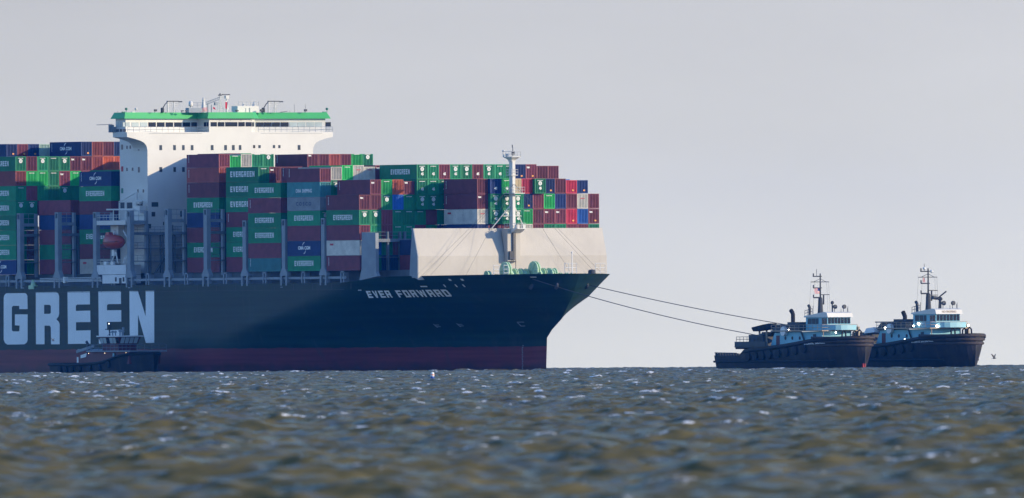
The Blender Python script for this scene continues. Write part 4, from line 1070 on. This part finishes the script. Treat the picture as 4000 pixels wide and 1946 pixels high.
    # wheelhouse
    mb = MB(); mb.box(-16.6, -9.1, -2.6, 2.5, 7.35, 9.75); wh = mb.build('wheelhouse', M['cyan'], t)
    mb = MB(); mb.prism([(-16.9, 9.75), (-8.6, 9.75), (-8.9, 10.55), (-9.8, 10.75), (-16.9, 10.0)], -2.85, 2.75, 'v'); rf = mb.build('wheelhouse_roof', M['white'], wh)
    if extra:
        mb = MB(); letters(mb, 'NO SMOKING', lambda a, c: (-8.64 - .15 * c, -1.5 + 3.0 * a, 10.0 + .38 * c), False, .03); mb.build('roof_lettering', M['buff'], rf)
    for k in range(7):
        v0 = -2.5 + k * .71; mb = MB(); mb.box(-9.13, -9.04, v0 + .06, v0 + .64, 8.55, 9.6); mb.build('wheelhouse_window', M['glass'], wh)
    for u0, u1 in ((-15.9, -14.6), (-14.45, -13.2), (-13.05, -12.2), (-11.0, -10.3), (-10.15, -9.3)):
        mb = MB(); mb.box(u0, u1, -2.64, -2.55, 8.5, 9.55); mb.build('wheelhouse_window', M['glass'] if u0 > -12 else M['dark'], wh)
    mb = MB()
    pl = [(-9.1, -2.7), (-8.0, -2.55), (-7.2, -2.0), (-6.7, -1.1), (-6.6, .2), (-6.7, 1.5), (-7.2, 2.5), (-8.0, 3.1), (-9.1, 3.3)]
    mb.prism(pl, 7.36, 8.3, 'z'); mb.build('bridge_wing', M['cyanpale'], t)
    mb = MB(); mb.box(-9.3, -8.1, 3.6, 3.9, 4.8, 8.0); mb.build('deck_stanchion', M['buff'], t); mb = MB(); mb.tube([(-8.5, -3.9, 4.9), (-8.5, -3.9, 7.2)], .1, 5); mb.build('deck_stanchion', M['buff'], t)
    mb = MB()
    for u, v in ((-12.0, .8), (-10.6, 1.9)):
        mb.tube([(u, v, 10.5), (u, v, 11.4)], .06, 5); mb.lathe((u + .25, v, 11.7), [(.1, -.35), (.38, -.2), (.42, .15), (.3, .2)], 'u', 10)
    mb.build('searchlight', M['dark'], rf)
    mb = MB(); mb.tube([(-12.4, .6, 10.3), (-12.4, .6, 12.4)], .14, 5); mb.lathe((-12.4, .6, 12.2), [(.3, 0), (.32, .4), (.1, .6)], 'z', 8); mb.build('camera_post', M['dark'], rf)
    for u, v, h in ((-9.5, 2.2, 1.0), (-10.2, 2.5, .7), (-9.4, .6, .5), (-15, -2, 1.1)): mb = MB(); mb.tube([(u, v, 10.2), (u, v, 10.8 + h)], .05, 4); mb.build('whip_aerial', M['dark'], rf)
    mb = MB(); mb.rail([(-16.8, -2.7, 10.0), (-14.2, -2.7, 10.4)], 1.0, .8, .05); mb.build('roof_rail', M['dark'], rf)
    mb = MB(); mb.tube([(-16.5, -1.8, 10), (-16.5, -1.8, 11.6), (-16.9, -1.8, 12)], .3, 6)
    mb.build('roof_vent', M['dark'], rf)
    # mast
    mb = MB(); mb.lathe((-15.6, 0, 9.9), [(.62, 0), (.5, 1.6), (.42, 3.6), (.38, 4.0), (.16, 4.2), (.14, 6.5), (.12, 9.2), (.05, 9.4)], 'z', 8); ms = mb.build('mast', M['dark'], t); ms.scale = (1, 1, .86); ms.location = (0, 0, 1.39)
    mb = MB()
    for z, a, c, r in ((17.4, -2.1, 1.9, .08), (18.6, -1.6, .3, .12), (16.1, -1.5, .3, .12), (14.0, -1.5, .2, .16)):
        mb.tube([(-15.6, a, z), (-15.6, c, z)], r, 5)
    for z in (18.6, 16.1, 14.0): mb.tube([(-15.6, -1.5, z), (-15.6, -1.5, z + .65)], .13, 5)
    mb.tube([(-15.6, -1.5, 17.4), (-15.6, 0, 18.1)], .05, 4); mb.tube([(-15.6, 1.3, 17.4), (-15.6, 0, 18.1)], .05, 4)
    mb.tube([(-15.6, -.8, 18.6), (-15.6, -.8, 20.2)], .05, 4)
    mb.build('mast_yard', M['dark'], ms)
    mb = MB(); mb.tube([(-15.6, .7, 14.6), (-15.6, .7, 12.55)], .16, 5); mb.tube([(-15.6, 0, 12.6), (-15.6, .8, 12.6)], .12, 5); mb.build('radar_post', M['dark'], ms)
    mb = MB(); mb.box(-15.8, -15.4, .0, 1.9, 14.55, 14.72)
    if extra: mb.box(-15.8, -15.4, -.2, 2.0, 13.6, 13.75)
    mb.build('radar_scanner', M['dark'], ms)
    mb = MB()
    for v in (-2.05, 1.85, -1.2, 1.4): mb.tube([(-15.6, v, 17.4), (-15.6 - (.6 if v < 0 else -.3), v * 1.05, 10.4)], .018, 3)
    mb.build('halyards', M['wire'], ms)
    if extra:
        mb = MB()
        for v in (-.75, .75): mb.lathe((-15.6, v, 18.9 if v < 0 else 18.3), [(.1, 0), (.3, .15), (.3, .45), (.1, .6)], 'z', 8)
        mb.build('aerial_dome', M['mark'], ms)
        mb = MB(); mb.tube([(-13.2, .8, 10.3), (-13.2, .9, 12.2), (-13.2, .4, 12.6)], .22, 6); mb.tube([(-13.2, .2, 12.4), (-12.6, 1.9, 13.8)], .14, 6); mb.tube([(-13.2, -.6, 12.7), (-13.2, .3, 12.6)], .36, 6); mb.build('fire_monitor', M['dark'], rf)
    # boat slung aft, gear on the foredeck
    if not extra:
        mb = MB(); mb.loft([[(-34.0, -3.6, 7.7), (-34.0, -3.0, 7.7), (-34.0, -3.0, 8.0), (-34.0, -3.6, 8.0)], [(-32.5, -4.2, 7.2), (-32.5, -2.6, 7.2), (-32.5, -2.4, 8.0), (-32.5, -4.4, 8.0)], [(-28.5, -4.3, 7.5), (-28.5, -2.5, 7.5), (-28.5, -2.3, 8.5), (-28.5, -4.5, 8.5)], [(-26.8, -4.1, 8.0), (-26.8, -2.7, 8.0), (-26.8, -2.6, 8.7), (-26.8, -4.2, 8.7)]])
        mb.build('work_boat', M['tyre'], t); mb = MB(); mb.tube([(-29, -3.4, 4.5), (-29, -3.4, 7.4)], .2, 5); mb.tube([(-31.5, -3.4, 6.5), (-31.5, -3.4, 7.4)], .2, 5); mb.build('boat_crutch', M['buff'], t)
    else:
        mb = MB(); mb.loft([[(-30, -4.5, 6.4), (-26.5, -4.5, 6.6), (-26.5, -2, 6.6), (-30, -2, 6.4)], [(-29.5, -4.3, 7.3), (-27, -4.3, 7.5), (-27, -2.2, 7.5), (-29.5, -2.2, 7.3)]]); mb.build('covered_boat', M['white_rust'], t)
    mb = MB()
    for u, v, r in ((-2.6, .3, .45), (-6.0, -1.0, .3), (-6.3, 1.6, .3)): mb.tube([(u, v - .4, 5.6), (u, v - .35, 6.6 + r), (u, v + .1, 6.9 + r), (u, v + .4, 6.6 + r), (u, v + .5, 5.7)], .17, 6)
    mb.build('mooring_bitt', M['tyre'], t)
    # name on the bow
    mb = MB(); letters(mb, name_txt, lambda a, c: (-11.6 + 5.6 * a, -b(-11.6 + 5.6 * a, 4.9) - .2, 4.6 + .36 * c + .25 * a), False, .03); mb.build('bow_lettering', M['letter'], hull)
    if not extra: mb = MB(); mb.box(-1.1, -.5, -.25, .25, -.2, 1.1); mb.build('stem_mark', M['redmark'], hull)
    lamps = ((-14.6, -2.7, 8.0, .24), (-16.3, -2.7, 7.7, .15), (-24.0, -3.8, 7.3, .2), (-8.2, -2.9, 7.6, .22), (-7.6, 3.3, 7.7, .16), (-16, -4.8, 5.3, .1)) if extra else ((-8.4, -1.2, 6.9, .14), (-19.5, -4.6, 7.5, .09))
    for u, v, z, r in lamps:
        mb = MB(); mb.lathe((u, v, z - r), [(r * .3, 0), (r, r * .6), (r, r * 1.4), (r * .3, r * 2)], 'z', 8); mb.build('deck_lamp', M['lamp'], t)
    return t
T1 = Frame(3379, 4285)
T2 = Frame(3810, 4300)
tug(T1, 1.0, 'light blue tug in front, with dark workboat slung aft', 'ATLANTIC SALVOR', 0, False)
tug(T2, 1.05, 'rightmost light blue tug, floodlights lit, bow nearest the bird', 'ATLANTIC ENTERPRISE', 0, True)
flag('flag', 'stars and stripes on the mast of the nearer light blue tug', T1, -15.6, -.15, 15.2, .1, -1.15, 1.0, us, USM)
flag('flag', 'small faded flag hanging on the mast of the rightmost tug', T2, -16.2, -1.3, 17.0, .1, .45, .8, lambda a, j: j % 2, USM)

# --- red harbour tug lying against the ship's side
T3 = Frame(596, 4452)
T3.o = SHIP.w(*( (lambda q: (q[0], -32.6, 0))(SHIP.at_v(600, 1400, -32.6)) )); T3.o.z = sea_drop(4480)
t3 = empty('harbour_tug', T3, 'dark red harbour tug lying in shade under the big white hull letters', 'tugboat')
def hb3(u, z):
    x = -u - interp(z, [-2, 4.2], [1.2, 0]); k = interp(z, [-2, 0, 3], [.8, .9, 1])
    if x <= 0: return 0.0
    return 5.1 * k * math.sin(math.pi / 2 * min(1, x / 10)) ** .6 * interp(x, [24, 33], [1, .82])
mb = MB(); uu3 = [-33, -30, -26, -22, -18, -14, -11, -8, -6, -4, -2.5, -1.4, -.6, 0]; nz = 7
def top3(u): return interp(u, [-33, -24, -12, -8.5, -5, 0], [2.2, 2.0, 2.4, 3.0, 4.0, 4.3])
for sg in (-1, 1):
    k = len(mb.v)
    for u in uu3:
        for j in range(nz):
            z = -1.5 + (top3(u) + 1.5) * j / (nz - 1); mb.v.append((u, sg * hb3(u, z), z))
    for i in range(len(uu3) - 1):
        for j in range(nz - 1):
            a, c = k + i * nz + j, k + (i + 1) * nz + j; mb.f.append((a, c, c + 1, a + 1) if sg < 0 else (a + 1, c + 1, c, a)); mb.m.append(0)
half = len(uu3) * nz; mb.f.append(tuple(range(nz)) + tuple(half + q for q in range(nz - 1, -1, -1))); mb.m.append(0)
for i in range(len(uu3) - 1):
    j = nz - 2; mb.f.append((i * nz + j, half + i * nz + j, half + (i + 1) * nz + j, (i + 1) * nz + j)); mb.m.append(0)
h3 = mb.build('hull', M['tughull'], t3)
mb = MB()
for sg in (-1, 1): mb.tube([(u, sg * (hb3(u, top3(u) - .3) + .1), top3(u) - .3) for u in uu3], .3, 6)
mb.build('rubbing_strake', M['tyre'], t3, True)
for u in (-28, -25.5, -23, -20, -16, -12.5, -9): mb = MB(); z = top3(u) - 1.1; mb.lathe((u, -hb3(u, z) - .2, z), [(.3, -.2), (.65, -.18), (.75, 0), (.65, .18), (.3, .2)], 'v', 10); mb.build('tyre_fender', M['tyre'], t3)
ZS = 19.85
def q3(x, y, v=-3.5):
    d = ray(x, y); k = (T3.o + T3.p * v - EYE).dot(T3.p) / d.dot(T3.p); q = EYE + d * k - T3.o; return q.dot(T3.f), q.z
ua_, za = q3(302, 1412); ub_, zr = q3(505, 1374)
uc, _ = q3(352, 1374)
mb = MB(); mb.prism([(ua_, 1.6), (ub_, 1.9), (ub_, zr), (uc, zr), (ua_ + .6, zr - 1.1)], -3.5, 3.5, 'v'); d3 = mb.build('deckhouse', M['tugred'], t3)
mb = MB(); mb.prism([(uc - .3, zr), (ub_ + 1.4, zr), (ub_ + 1.4, zr + .22), (uc - .3, zr + .22)], -4.2, 4.2, 'v')
ud, zd = q3(303, 1380); ue, ze = q3(372, 1358); mb.prism([(ud, zd), (ue, ze), (ue, ze + .55), (ud, zd + .55)], -3.8, -3.55, 'v'); mb.prism([(ud, zd + .55), (uc, zr + .1), (uc, zr + .22), (ud, zd + .8)], -3.5, 3.5, 'v')
mb.build('deckhouse_roof', M['grey'], t3)
mb = MB(); a = q3(316, 1400); c = q3(342, 1386); mb.prism([(a[0], a[1]), (a[0] + 2.0, a[1] + .25), (a[0] + 2.4, a[1] + 1.0), (a[0], a[1] + .6)], -3.58, -3.5, 'v'); mb.box(ua_ - .05, ua_ + .5, -3.58, -3.4, 2.2, 3.3); mb.build('deckhouse_window', M['mark'], d3)
mb = MB(); a = q3(445, 1400); mb.box(a[0], a[0] + .5, -3.8, -3.52, 1.8, 4.0); mb.build('ladder_post', M['cyan'], d3)
mb = MB(); mb.rail([(uc - .2, -4.1, zr + .22), (ub_ + 1.3, -4.1, zr + .22)], 1.2, 1.4, .04); mb.rail([(ub_ + 1.3, -4.1, zr + .22), (ub_ + 1.3, 4.1, zr + .22)], 1.2, 1.6, .04); mb.build('deck_railing', M['frame'], t3)
up0, zp1 = q3(392, 1349, -2.2); up1, zp2 = q3(468, 1316, -2.2)
mb = MB(); mb.box(up0 + .5, up1 - .8, -2.0, 2.0, zr + .2, zp1); mb.loft([[(up0 + .3, -2.0, zp1), (up1 - .6, -2.0, zp1), (up1 - .6, 2.0, zp1), (up0 + .3, 2.0, zp1)], [(up0 - .3, -2.5, zp2), (up1 + .2, -2.5, zp2), (up1 + .2, 2.5, zp2), (up0 - .3, 2.5, zp2)]]); ph = mb.build('pilot_house', M['tugred'], t3)
mb = MB(); mb.prism([(up0 - .5, -2.8), (up1 + .6, -2.8), (up1 + 1.0, 0), (up1 + .6, 2.8), (up0 - .5, 2.8)], zp2, zp2 + .25, 'z'); mb.build('pilot_house_roof', M['white_rust'], ph)
nW = 6
for k in range(nW):
    a = up0 + .1 + (up1 - up0 - .2) * k / nW; w_ = (up1 - up0 - .2) / nW; o = MB()
    o.add([(a + .06, -2.17, zp1 + .35), (a + w_ - .1, -2.17, zp1 + .35), (a + w_ - .06, -2.46, zp2 - .12), (a + .02, -2.46, zp2 - .12)], [(0, 1, 2, 3)]); o.build('pilot_house_window', M['paleglass'] if k in (0, 1, 3, 4) else M['glass'], ph)
for k in range(4):
    v = -2.0 + k; o = MB(); o.add([(up1 - .42, v + .1, zp1 + .35), (up1 - .42, v + .9, zp1 + .35), (up1 + .22, v + .95, zp2 - .12), (up1 + .22, v + .05, zp2 - .12)], [(0, 1, 2, 3)]); o.build('pilot_house_window', M['paleglass'], ph)
mb = MB(); um = up0 + 1.6; zm0 = zp2 + .2; mb.tube([(um, -1.0, zm0), (um, -1.0, zm0 + 2.6)], .13, 6)
for z, a in ((1.2, 1.6), (1.7, .8), (2.4, .9)): mb.box(um - a, um + .5, -1.12, -.88, zm0 + z, zm0 + z + .16)
mb.tube([(um, -1, zm0 + 1.2), (um - .9, -1, zm0 + 2.4)], .07, 4); mb.build('mast', M['black'], t3)
mb = MB()
for k, (x, h, r) in enumerate(((2.6, .9, .25), (3.8, 1.2, .3), (4.6, 1.6, .22), (5.4, 1.0, .35), (1.0, .9, .3))): mb.lathe((up0 + x, .3 * (k % 3 - 1), zm0), [(r * .5, 0), (r * .5, h * .6), (r, h * .7), (r, h), (r * .4, h + .1)], 'z', 8)
mb.tube([(up0 + 2.4, -2.2, zm0 - .1), (up0 + 4.6, -2.2, zm0 + .9), (up0 + 5.0, -2.2, zm0 - .1)], .07, 4); mb.build('roof_gear', M['grey'], ph)
mb = MB(); a = q3(339, 1345, -2.5); mb.tube([(a[0] + .5, -2.4, zr - .4), (a[0] + .3, -2.4, a[1]), (a[0] - .3, -2.4, a[1] + .5)], .28, 6); mb.build('exhaust_stack', M['dark'], t3)
for x, y, r, mt in ((426, 1266, .07, 'lamp'), (347, 1382, .06, 'lampdim'), (410, 1381, .06, 'lampdim'), (493, 1379, .05, 'lampdim')):
    a = q3(x, y, -3.7 if y > 1300 else -1.5); mb = MB(); mb.lathe((a[0], -3.75 if y > 1300 else -1.5, a[1]), [(r * .3, 0), (r, r * .6), (r, r * 1.4), (r * .3, r * 2)], 'z', 8)
    mb.build('deck_lamp', M[mt], t3)
    if y < 1300: mb = MB(); mb.tube([(a[0], -1.5, zm0), (a[0], -1.5, a[1])], .05, 4); mb.build('lamp_post', M['dark'], t3)

# ================================================================== TOW LINES
def tow(a, b, sag, label):
    mb = MB(); n = 40; A, B = Vector(a), Vector(b)
    pts = [A.lerp(B, k / n) - Vector((0, 0, sag * 4 * (k / n) * (1 - k / n))) for k in range(n + 1)]
    mb.tube([p - A for p in pts], .075, 6)
    o = mb.build('tow_line', M['rope']); o.location = A
    return tag(o, label, 'tow rope', 'tow lines from the bow')
u0 = hull_pt(2142, 17.6)
tow(SHIP.w(u0, -hb(u0, 17.6) - .1, 17.6), T1.w(-31.5, 0, 5.9), .9, 'lower tow line from the near side of the bow to the nearer tug')
tow(SHIP.w(-3.4, hb(-3.4, 16.4) + .25, 16.4), T2.w(-31, 0, 5.6), .8, 'upper tow line from the tip of the bow to the rightmost tug')

# ================================================================== BUOY AND BIRDS
def sea_at(x, Y): return Vector(((x - 2000) / F * Y, Y, sea_drop(Y)))
bo = bpy.data.objects.new('spar_buoy', None); COL.objects.link(bo); bo.location = sea_at(1685, 2500) + Vector((0, 0, -.1)); bo.rotation_euler = (0, rad(2), 0)
tag(bo, 'small white and blue spar buoy standing in the waves before the bow', 'buoy')
mb = MB(); mb.lathe((0, 0, -.4), [(.16, 0), (.2, .1), (.2, 1.25), (.17, 1.4), (.08, 1.46)], 'z', 14); mb.build('buoy_body', M['mark'], bo, True)
mb = MB(); mb.lathe((0, 0, .28), [(.203, 0), (.206, .02), (.206, .3), (.203, .32)], 'z', 14); mb.build('buoy_band', M['buoyblue'], bo, True)
mb = MB(); mb.lathe((0, 0, .72), [(.203, 0), (.206, .01), (.206, .08), (.203, .09)], 'z', 14); mb.build('buoy_stripe', M['buoyorange'], bo, True)
def bird(x, y, Y, s, label, up):
    d = ray(x, y); p = EYE + d * (Y / d.y)
    b = MB(); b.tube([(-.28, 0, 0), (-.15, 0, .03), (0, 0, .03), (.14, 0, .04), (.22, 0, .06), (.3, 0, .05)], .03, 7)
    b = MB(); b.lathe((0, 0, 0), [(.005, -.34), (.04, -.22), (.085, -.08), (.09, .04), (.06, .14), (.06, .2), (.045, .25), (.012, .28), (.008, .34)], 'u', 8)
    o = b.build('gull', M['bird'], None, True); o.location = p; o.scale = (s, s, s); o.rotation_euler = (0, rad(-8), rad(-25)); tag(o, label, 'bird')
    for sg in (-1, 1):
        w = MB(); t = .03
        pts = [(.06, .05 * sg, .03), (.10, .35 * sg, .03 + up), (.0, .72 * sg, .03 + up * 1.5), (-.10, .70 * sg, .02 + up * 1.45), (-.12, .36 * sg, .02 + up * .9), (-.1, .05 * sg, .02)]
        w.loft([[(a, b_, c) for a, b_, c in pts], [(a, b_, c + t) for a, b_, c in pts]]); w.build('wing', M['bird'], o)
    w = MB(); w.loft([[(-.3, -.03, .0), (-.45, -.08, .0), (-.45, .08, .0), (-.3, .03, .0)], [(-.3, -.03, .02), (-.45, -.08, .015), (-.45, .08, .015), (-.3, .03, .02)]]); w.build('tail', M['bird'], o)
bird(3884, 1400, 3200, 1.0, 'dark gull flying low over the sea to the right of the tugs', .38)
bird(208, 1331, 4380, .9, 'small gull flying in front of the big white hull letters', .3)

# ================================================================== SEA
def build_sea():
    rng = np.random.default_rng(11)
    y = [30.0, 60, 100, 150, 200, 250, 300]; 
    while y[-1] < 7400: y.append(y[-1] + max(.36, y[-1] * .0006))
    Yr = np.array(y)
    fine = np.linspace(-1.4, 1.4, 600); mid = 1.4 + np.cumsum(np.linspace(.02, .25, 30)); wide = mid[-1] + np.cumsum(np.linspace(.5, 5, 18))
    az = np.radians(np.concatenate([-wide[::-1], -mid[::-1], fine, mid, wide]))
    R, A = np.meshgrid(Yr, az, indexing='ij')
    X = (R * np.sin(A)).astype(np.float64); Y = (R * np.cos(A)).astype(np.float64)
    Z = np.zeros_like(X); DX = np.zeros_like(X); DY = np.zeros_like(X); J = np.zeros_like(X)
    dr = np.maximum(.36, R * .0006)
    n = 72; lam = np.geomspace(.6, 11, n)
    for i in range(n):
        L = lam[i]; k = 2 * np.pi / L
        th = rad(255) + rng.normal(0, .6)                   # seas running towards the viewer and a little left
        kx, ky = k * math.cos(th), k * math.sin(th); ph = rng.uniform(0, 2 * np.pi)
        st = .066 * math.exp(-((math.log(L / 1.5)) / .75) ** 2) + .042 * math.exp(-((math.log(L / 6.5)) / .6) ** 2)
        a = st / k
        f = np.clip(L / (dr * .8), .45, 1)
        p = kx * X + ky * Y + ph; c, s = np.cos(p), np.sin(p)
        # groups: slow modulation so crests come and go
        g = f * a
        Z += g * c; DX -= g * s * kx / k * .9; DY -= g * s * ky / k * .9; J += f * a * k * c * .9
    sig = Z.std()
    # white water where the steepest crests are breaking
    nx = sum(np.cos(X * fx + Y * fy + q) for fx, fy, q in [(rng.normal(0, .9), rng.normal(0, .2), rng.uniform(0, 6)) for _ in range(10)]) / 3.16
    fo = np.clip((J - J.std() * 1.3) / (J.std() * 1.2), 0, 1) * np.clip(.25 + (nx - .4) * 1.1, .08, 1.4)
    fo = np.clip(fo, 0, 1) * np.clip(.55 + R / 3500, 0, 1)
    Z = Z - (X * X + Y * Y) / (2 * REARTH) ; X = X + DX; Y = Y + DY
    nr, nc = X.shape
    co = np.stack([X, Y, Z], -1).reshape(-1, 3).astype(np.float32)
    idx = np.arange(nr * nc).reshape(nr, nc)
    q = np.stack([idx[:-1, :-1], idx[:-1, 1:], idx[1:, 1:], idx[1:, :-1]], -1).reshape(-1, 4)
    me = bpy.data.meshes.new('sea')
    me.vertices.add(len(co)); me.vertices.foreach_set('co', co.ravel())
    me.loops.add(q.size); me.loops.foreach_set('vertex_index', q.ravel().astype(np.int32))
    me.polygons.add(len(q)); me.polygons.foreach_set('loop_start', np.arange(0, q.size, 4, dtype=np.int32)); me.polygons.foreach_set('loop_total', np.full(len(q), 4, dtype=np.int32))
    me.polygons.foreach_set('use_smooth', np.ones(len(q), dtype=bool))
    at = me.attributes.new('foam', 'FLOAT', 'POINT'); at.data.foreach_set('value', fo.ravel().astype(np.float32))
    me.update(); me.validate()
    print('SEA', nr, nc, sig, (fo > .3).mean())
    m = bpy.data.materials.new('sea_water'); m.use_nodes = True
    t = m.node_tree; b = t.nodes['Principled BSDF']
    tc = t.nodes.new('ShaderNodeTexCoord')
    n1 = t.nodes.new('ShaderNodeTexNoise'); n1.inputs['Scale'].default_value = 1.0; n1.inputs['Detail'].default_value = 2; n1.inputs['Roughness'].default_value = .5
    mp = t.nodes.new('ShaderNodeMapping'); mp.inputs['Scale'].default_value = (0.42, 1.1, 1.0)
    t.links.new(tc.outputs['Object'], mp.inputs['Vector']); t.links.new(mp.outputs[0], n1.inputs['Vector'])
    bp = t.nodes.new('ShaderNodeBump'); bp.inputs['Strength'].default_value = .9; bp.inputs['Distance'].default_value = .6
    t.links.new(n1.outputs['Fac'], bp.inputs['Height'])
    fa = t.nodes.new('ShaderNodeAttribute'); fa.attribute_name = 'foam'
    n2 = t.nodes.new('ShaderNodeTexNoise'); n2.inputs['Scale'].default_value = 2.2; n2.inputs['Detail'].default_value = 7; n2.inputs['Roughness'].default_value = .7; t.links.new(tc.outputs['Object'], n2.inputs['Vector'])
    sb = t.nodes.new('ShaderNodeMath'); sb.operation = 'MULTIPLY_ADD'; sb.inputs[1].default_value = 2.6; sb.inputs[2].default_value = -1.3; t.links.new(n2.outputs['Fac'], sb.inputs[0])
    ml = t.nodes.new('ShaderNodeMath'); ml.operation = 'ADD'; t.links.new(fa.outputs['Fac'], ml.inputs[0]); t.links.new(sb.outputs[0], ml.inputs[1])
    mr = t.nodes.new('ShaderNodeMapRange'); mr.inputs['From Min'].default_value = .62; mr.inputs['From Max'].default_value = .9; t.links.new(ml.outputs[0], mr.inputs['Value'])
    # silt-laden bay water: olive brown with slow patches
    n3 = t.nodes.new('ShaderNodeTexNoise'); n3.inputs['Scale'].default_value = .05; n3.inputs['Detail'].default_value = 3; t.links.new(tc.outputs['Object'], n3.inputs['Vector'])
    rp = t.nodes.new('ShaderNodeValToRGB'); rp.color_ramp.elements[0].position = .35; rp.color_ramp.elements[0].color = (.122, .108, .060, 1); rp.color_ramp.elements[1].position = .7; rp.color_ramp.elements[1].color = (.142, .120, .060, 1)
    t.links.new(n3.outputs['Fac'], rp.inputs['Fac'])
    mx = t.nodes.new('ShaderNodeMix'); mx.data_type = 'RGBA'; t.links.new(mr.outputs[0], mx.inputs['Factor']); t.links.new(rp.outputs['Color'], mx.inputs[6]); mx.inputs[7].default_value = (.92, .92, .9, 1)
    ro = t.nodes.new('ShaderNodeMapRange'); ro.inputs['To Min'].default_value = .09; ro.inputs['To Max'].default_value = .7; t.links.new(mr.outputs[0], ro.inputs['Value'])
    # unresolved ripples hold the grazing mirror down: fresnel, capped
    df = t.nodes.new('ShaderNodeBsdfDiffuse'); t.links.new(mx.outputs[2], df.inputs['Color']); t.links.new(bp.outputs[0], df.inputs['Normal'])
    gl = t.nodes.new('ShaderNodeBsdfGlossy'); gl.inputs['Color'].default_value = (.92, .90, .86, 1); t.links.new(ro.outputs[0], gl.inputs['Roughness']); t.links.new(bp.outputs[0], gl.inputs['Normal'])
    fn = t.nodes.new('ShaderNodeFresnel'); fn.inputs['IOR'].default_value = 1.33; t.links.new(bp.outputs[0], fn.inputs['Normal'])
    fm = t.nodes.new('ShaderNodeMapRange'); fm.inputs['From Min'].default_value = .19; fm.inputs['From Max'].default_value = .62; fm.inputs['To Min'].default_value = .0; fm.inputs['To Max'].default_value = .28
    t.links.new(fn.outputs[0], fm.inputs['Value'])
    ff = t.nodes.new('ShaderNodeMath'); ff.operation = 'MULTIPLY_ADD'; ff.inputs[1].default_value = -.9; ff.inputs[2].default_value = 1.0; t.links.new(mr.outputs[0], ff.inputs[0])
    fx = t.nodes.new('ShaderNodeMath'); fx.operation = 'MULTIPLY'; t.links.new(ff.outputs[0], fx.inputs[0]); t.links.new(fm.outputs[0], fx.inputs[1])
    ms = t.nodes.new('ShaderNodeMixShader'); t.links.new(fx.outputs[0], ms.inputs[0]); t.links.new(df.outputs[0], ms.inputs[1]); t.links.new(gl.outputs[0], ms.inputs[2])
    t.nodes.remove(b); t.links.new(ms.outputs[0], t.nodes['Material Output'].inputs['Surface'])
    me.materials.append(m)
    o = link('sea', me); tag(o, kind='structure')
build_sea()

# ================================================================== AIR
HAZE = True
if HAZE:
    mb = MB(); mb.box(-9000, 9000, -60, 9700, -12, 72)
    m = bpy.data.materials.new('haze_air'); m.use_nodes = True; t = m.node_tree; t.nodes.clear()
    o1 = t.nodes.new('ShaderNodeOutputMaterial'); pv = t.nodes.new('ShaderNodeVolumePrincipled')
    pv.inputs['Color'].default_value = (.02, .28, 1.0, 1); pv.inputs['Density'].default_value = 1.7e-5; pv.inputs['Anisotropy'].default_value = 0.0
    t.links.new(pv.outputs[0], o1.inputs['Volume'])
    h = mb.build('haze', m); tag(h, kind='stuff')
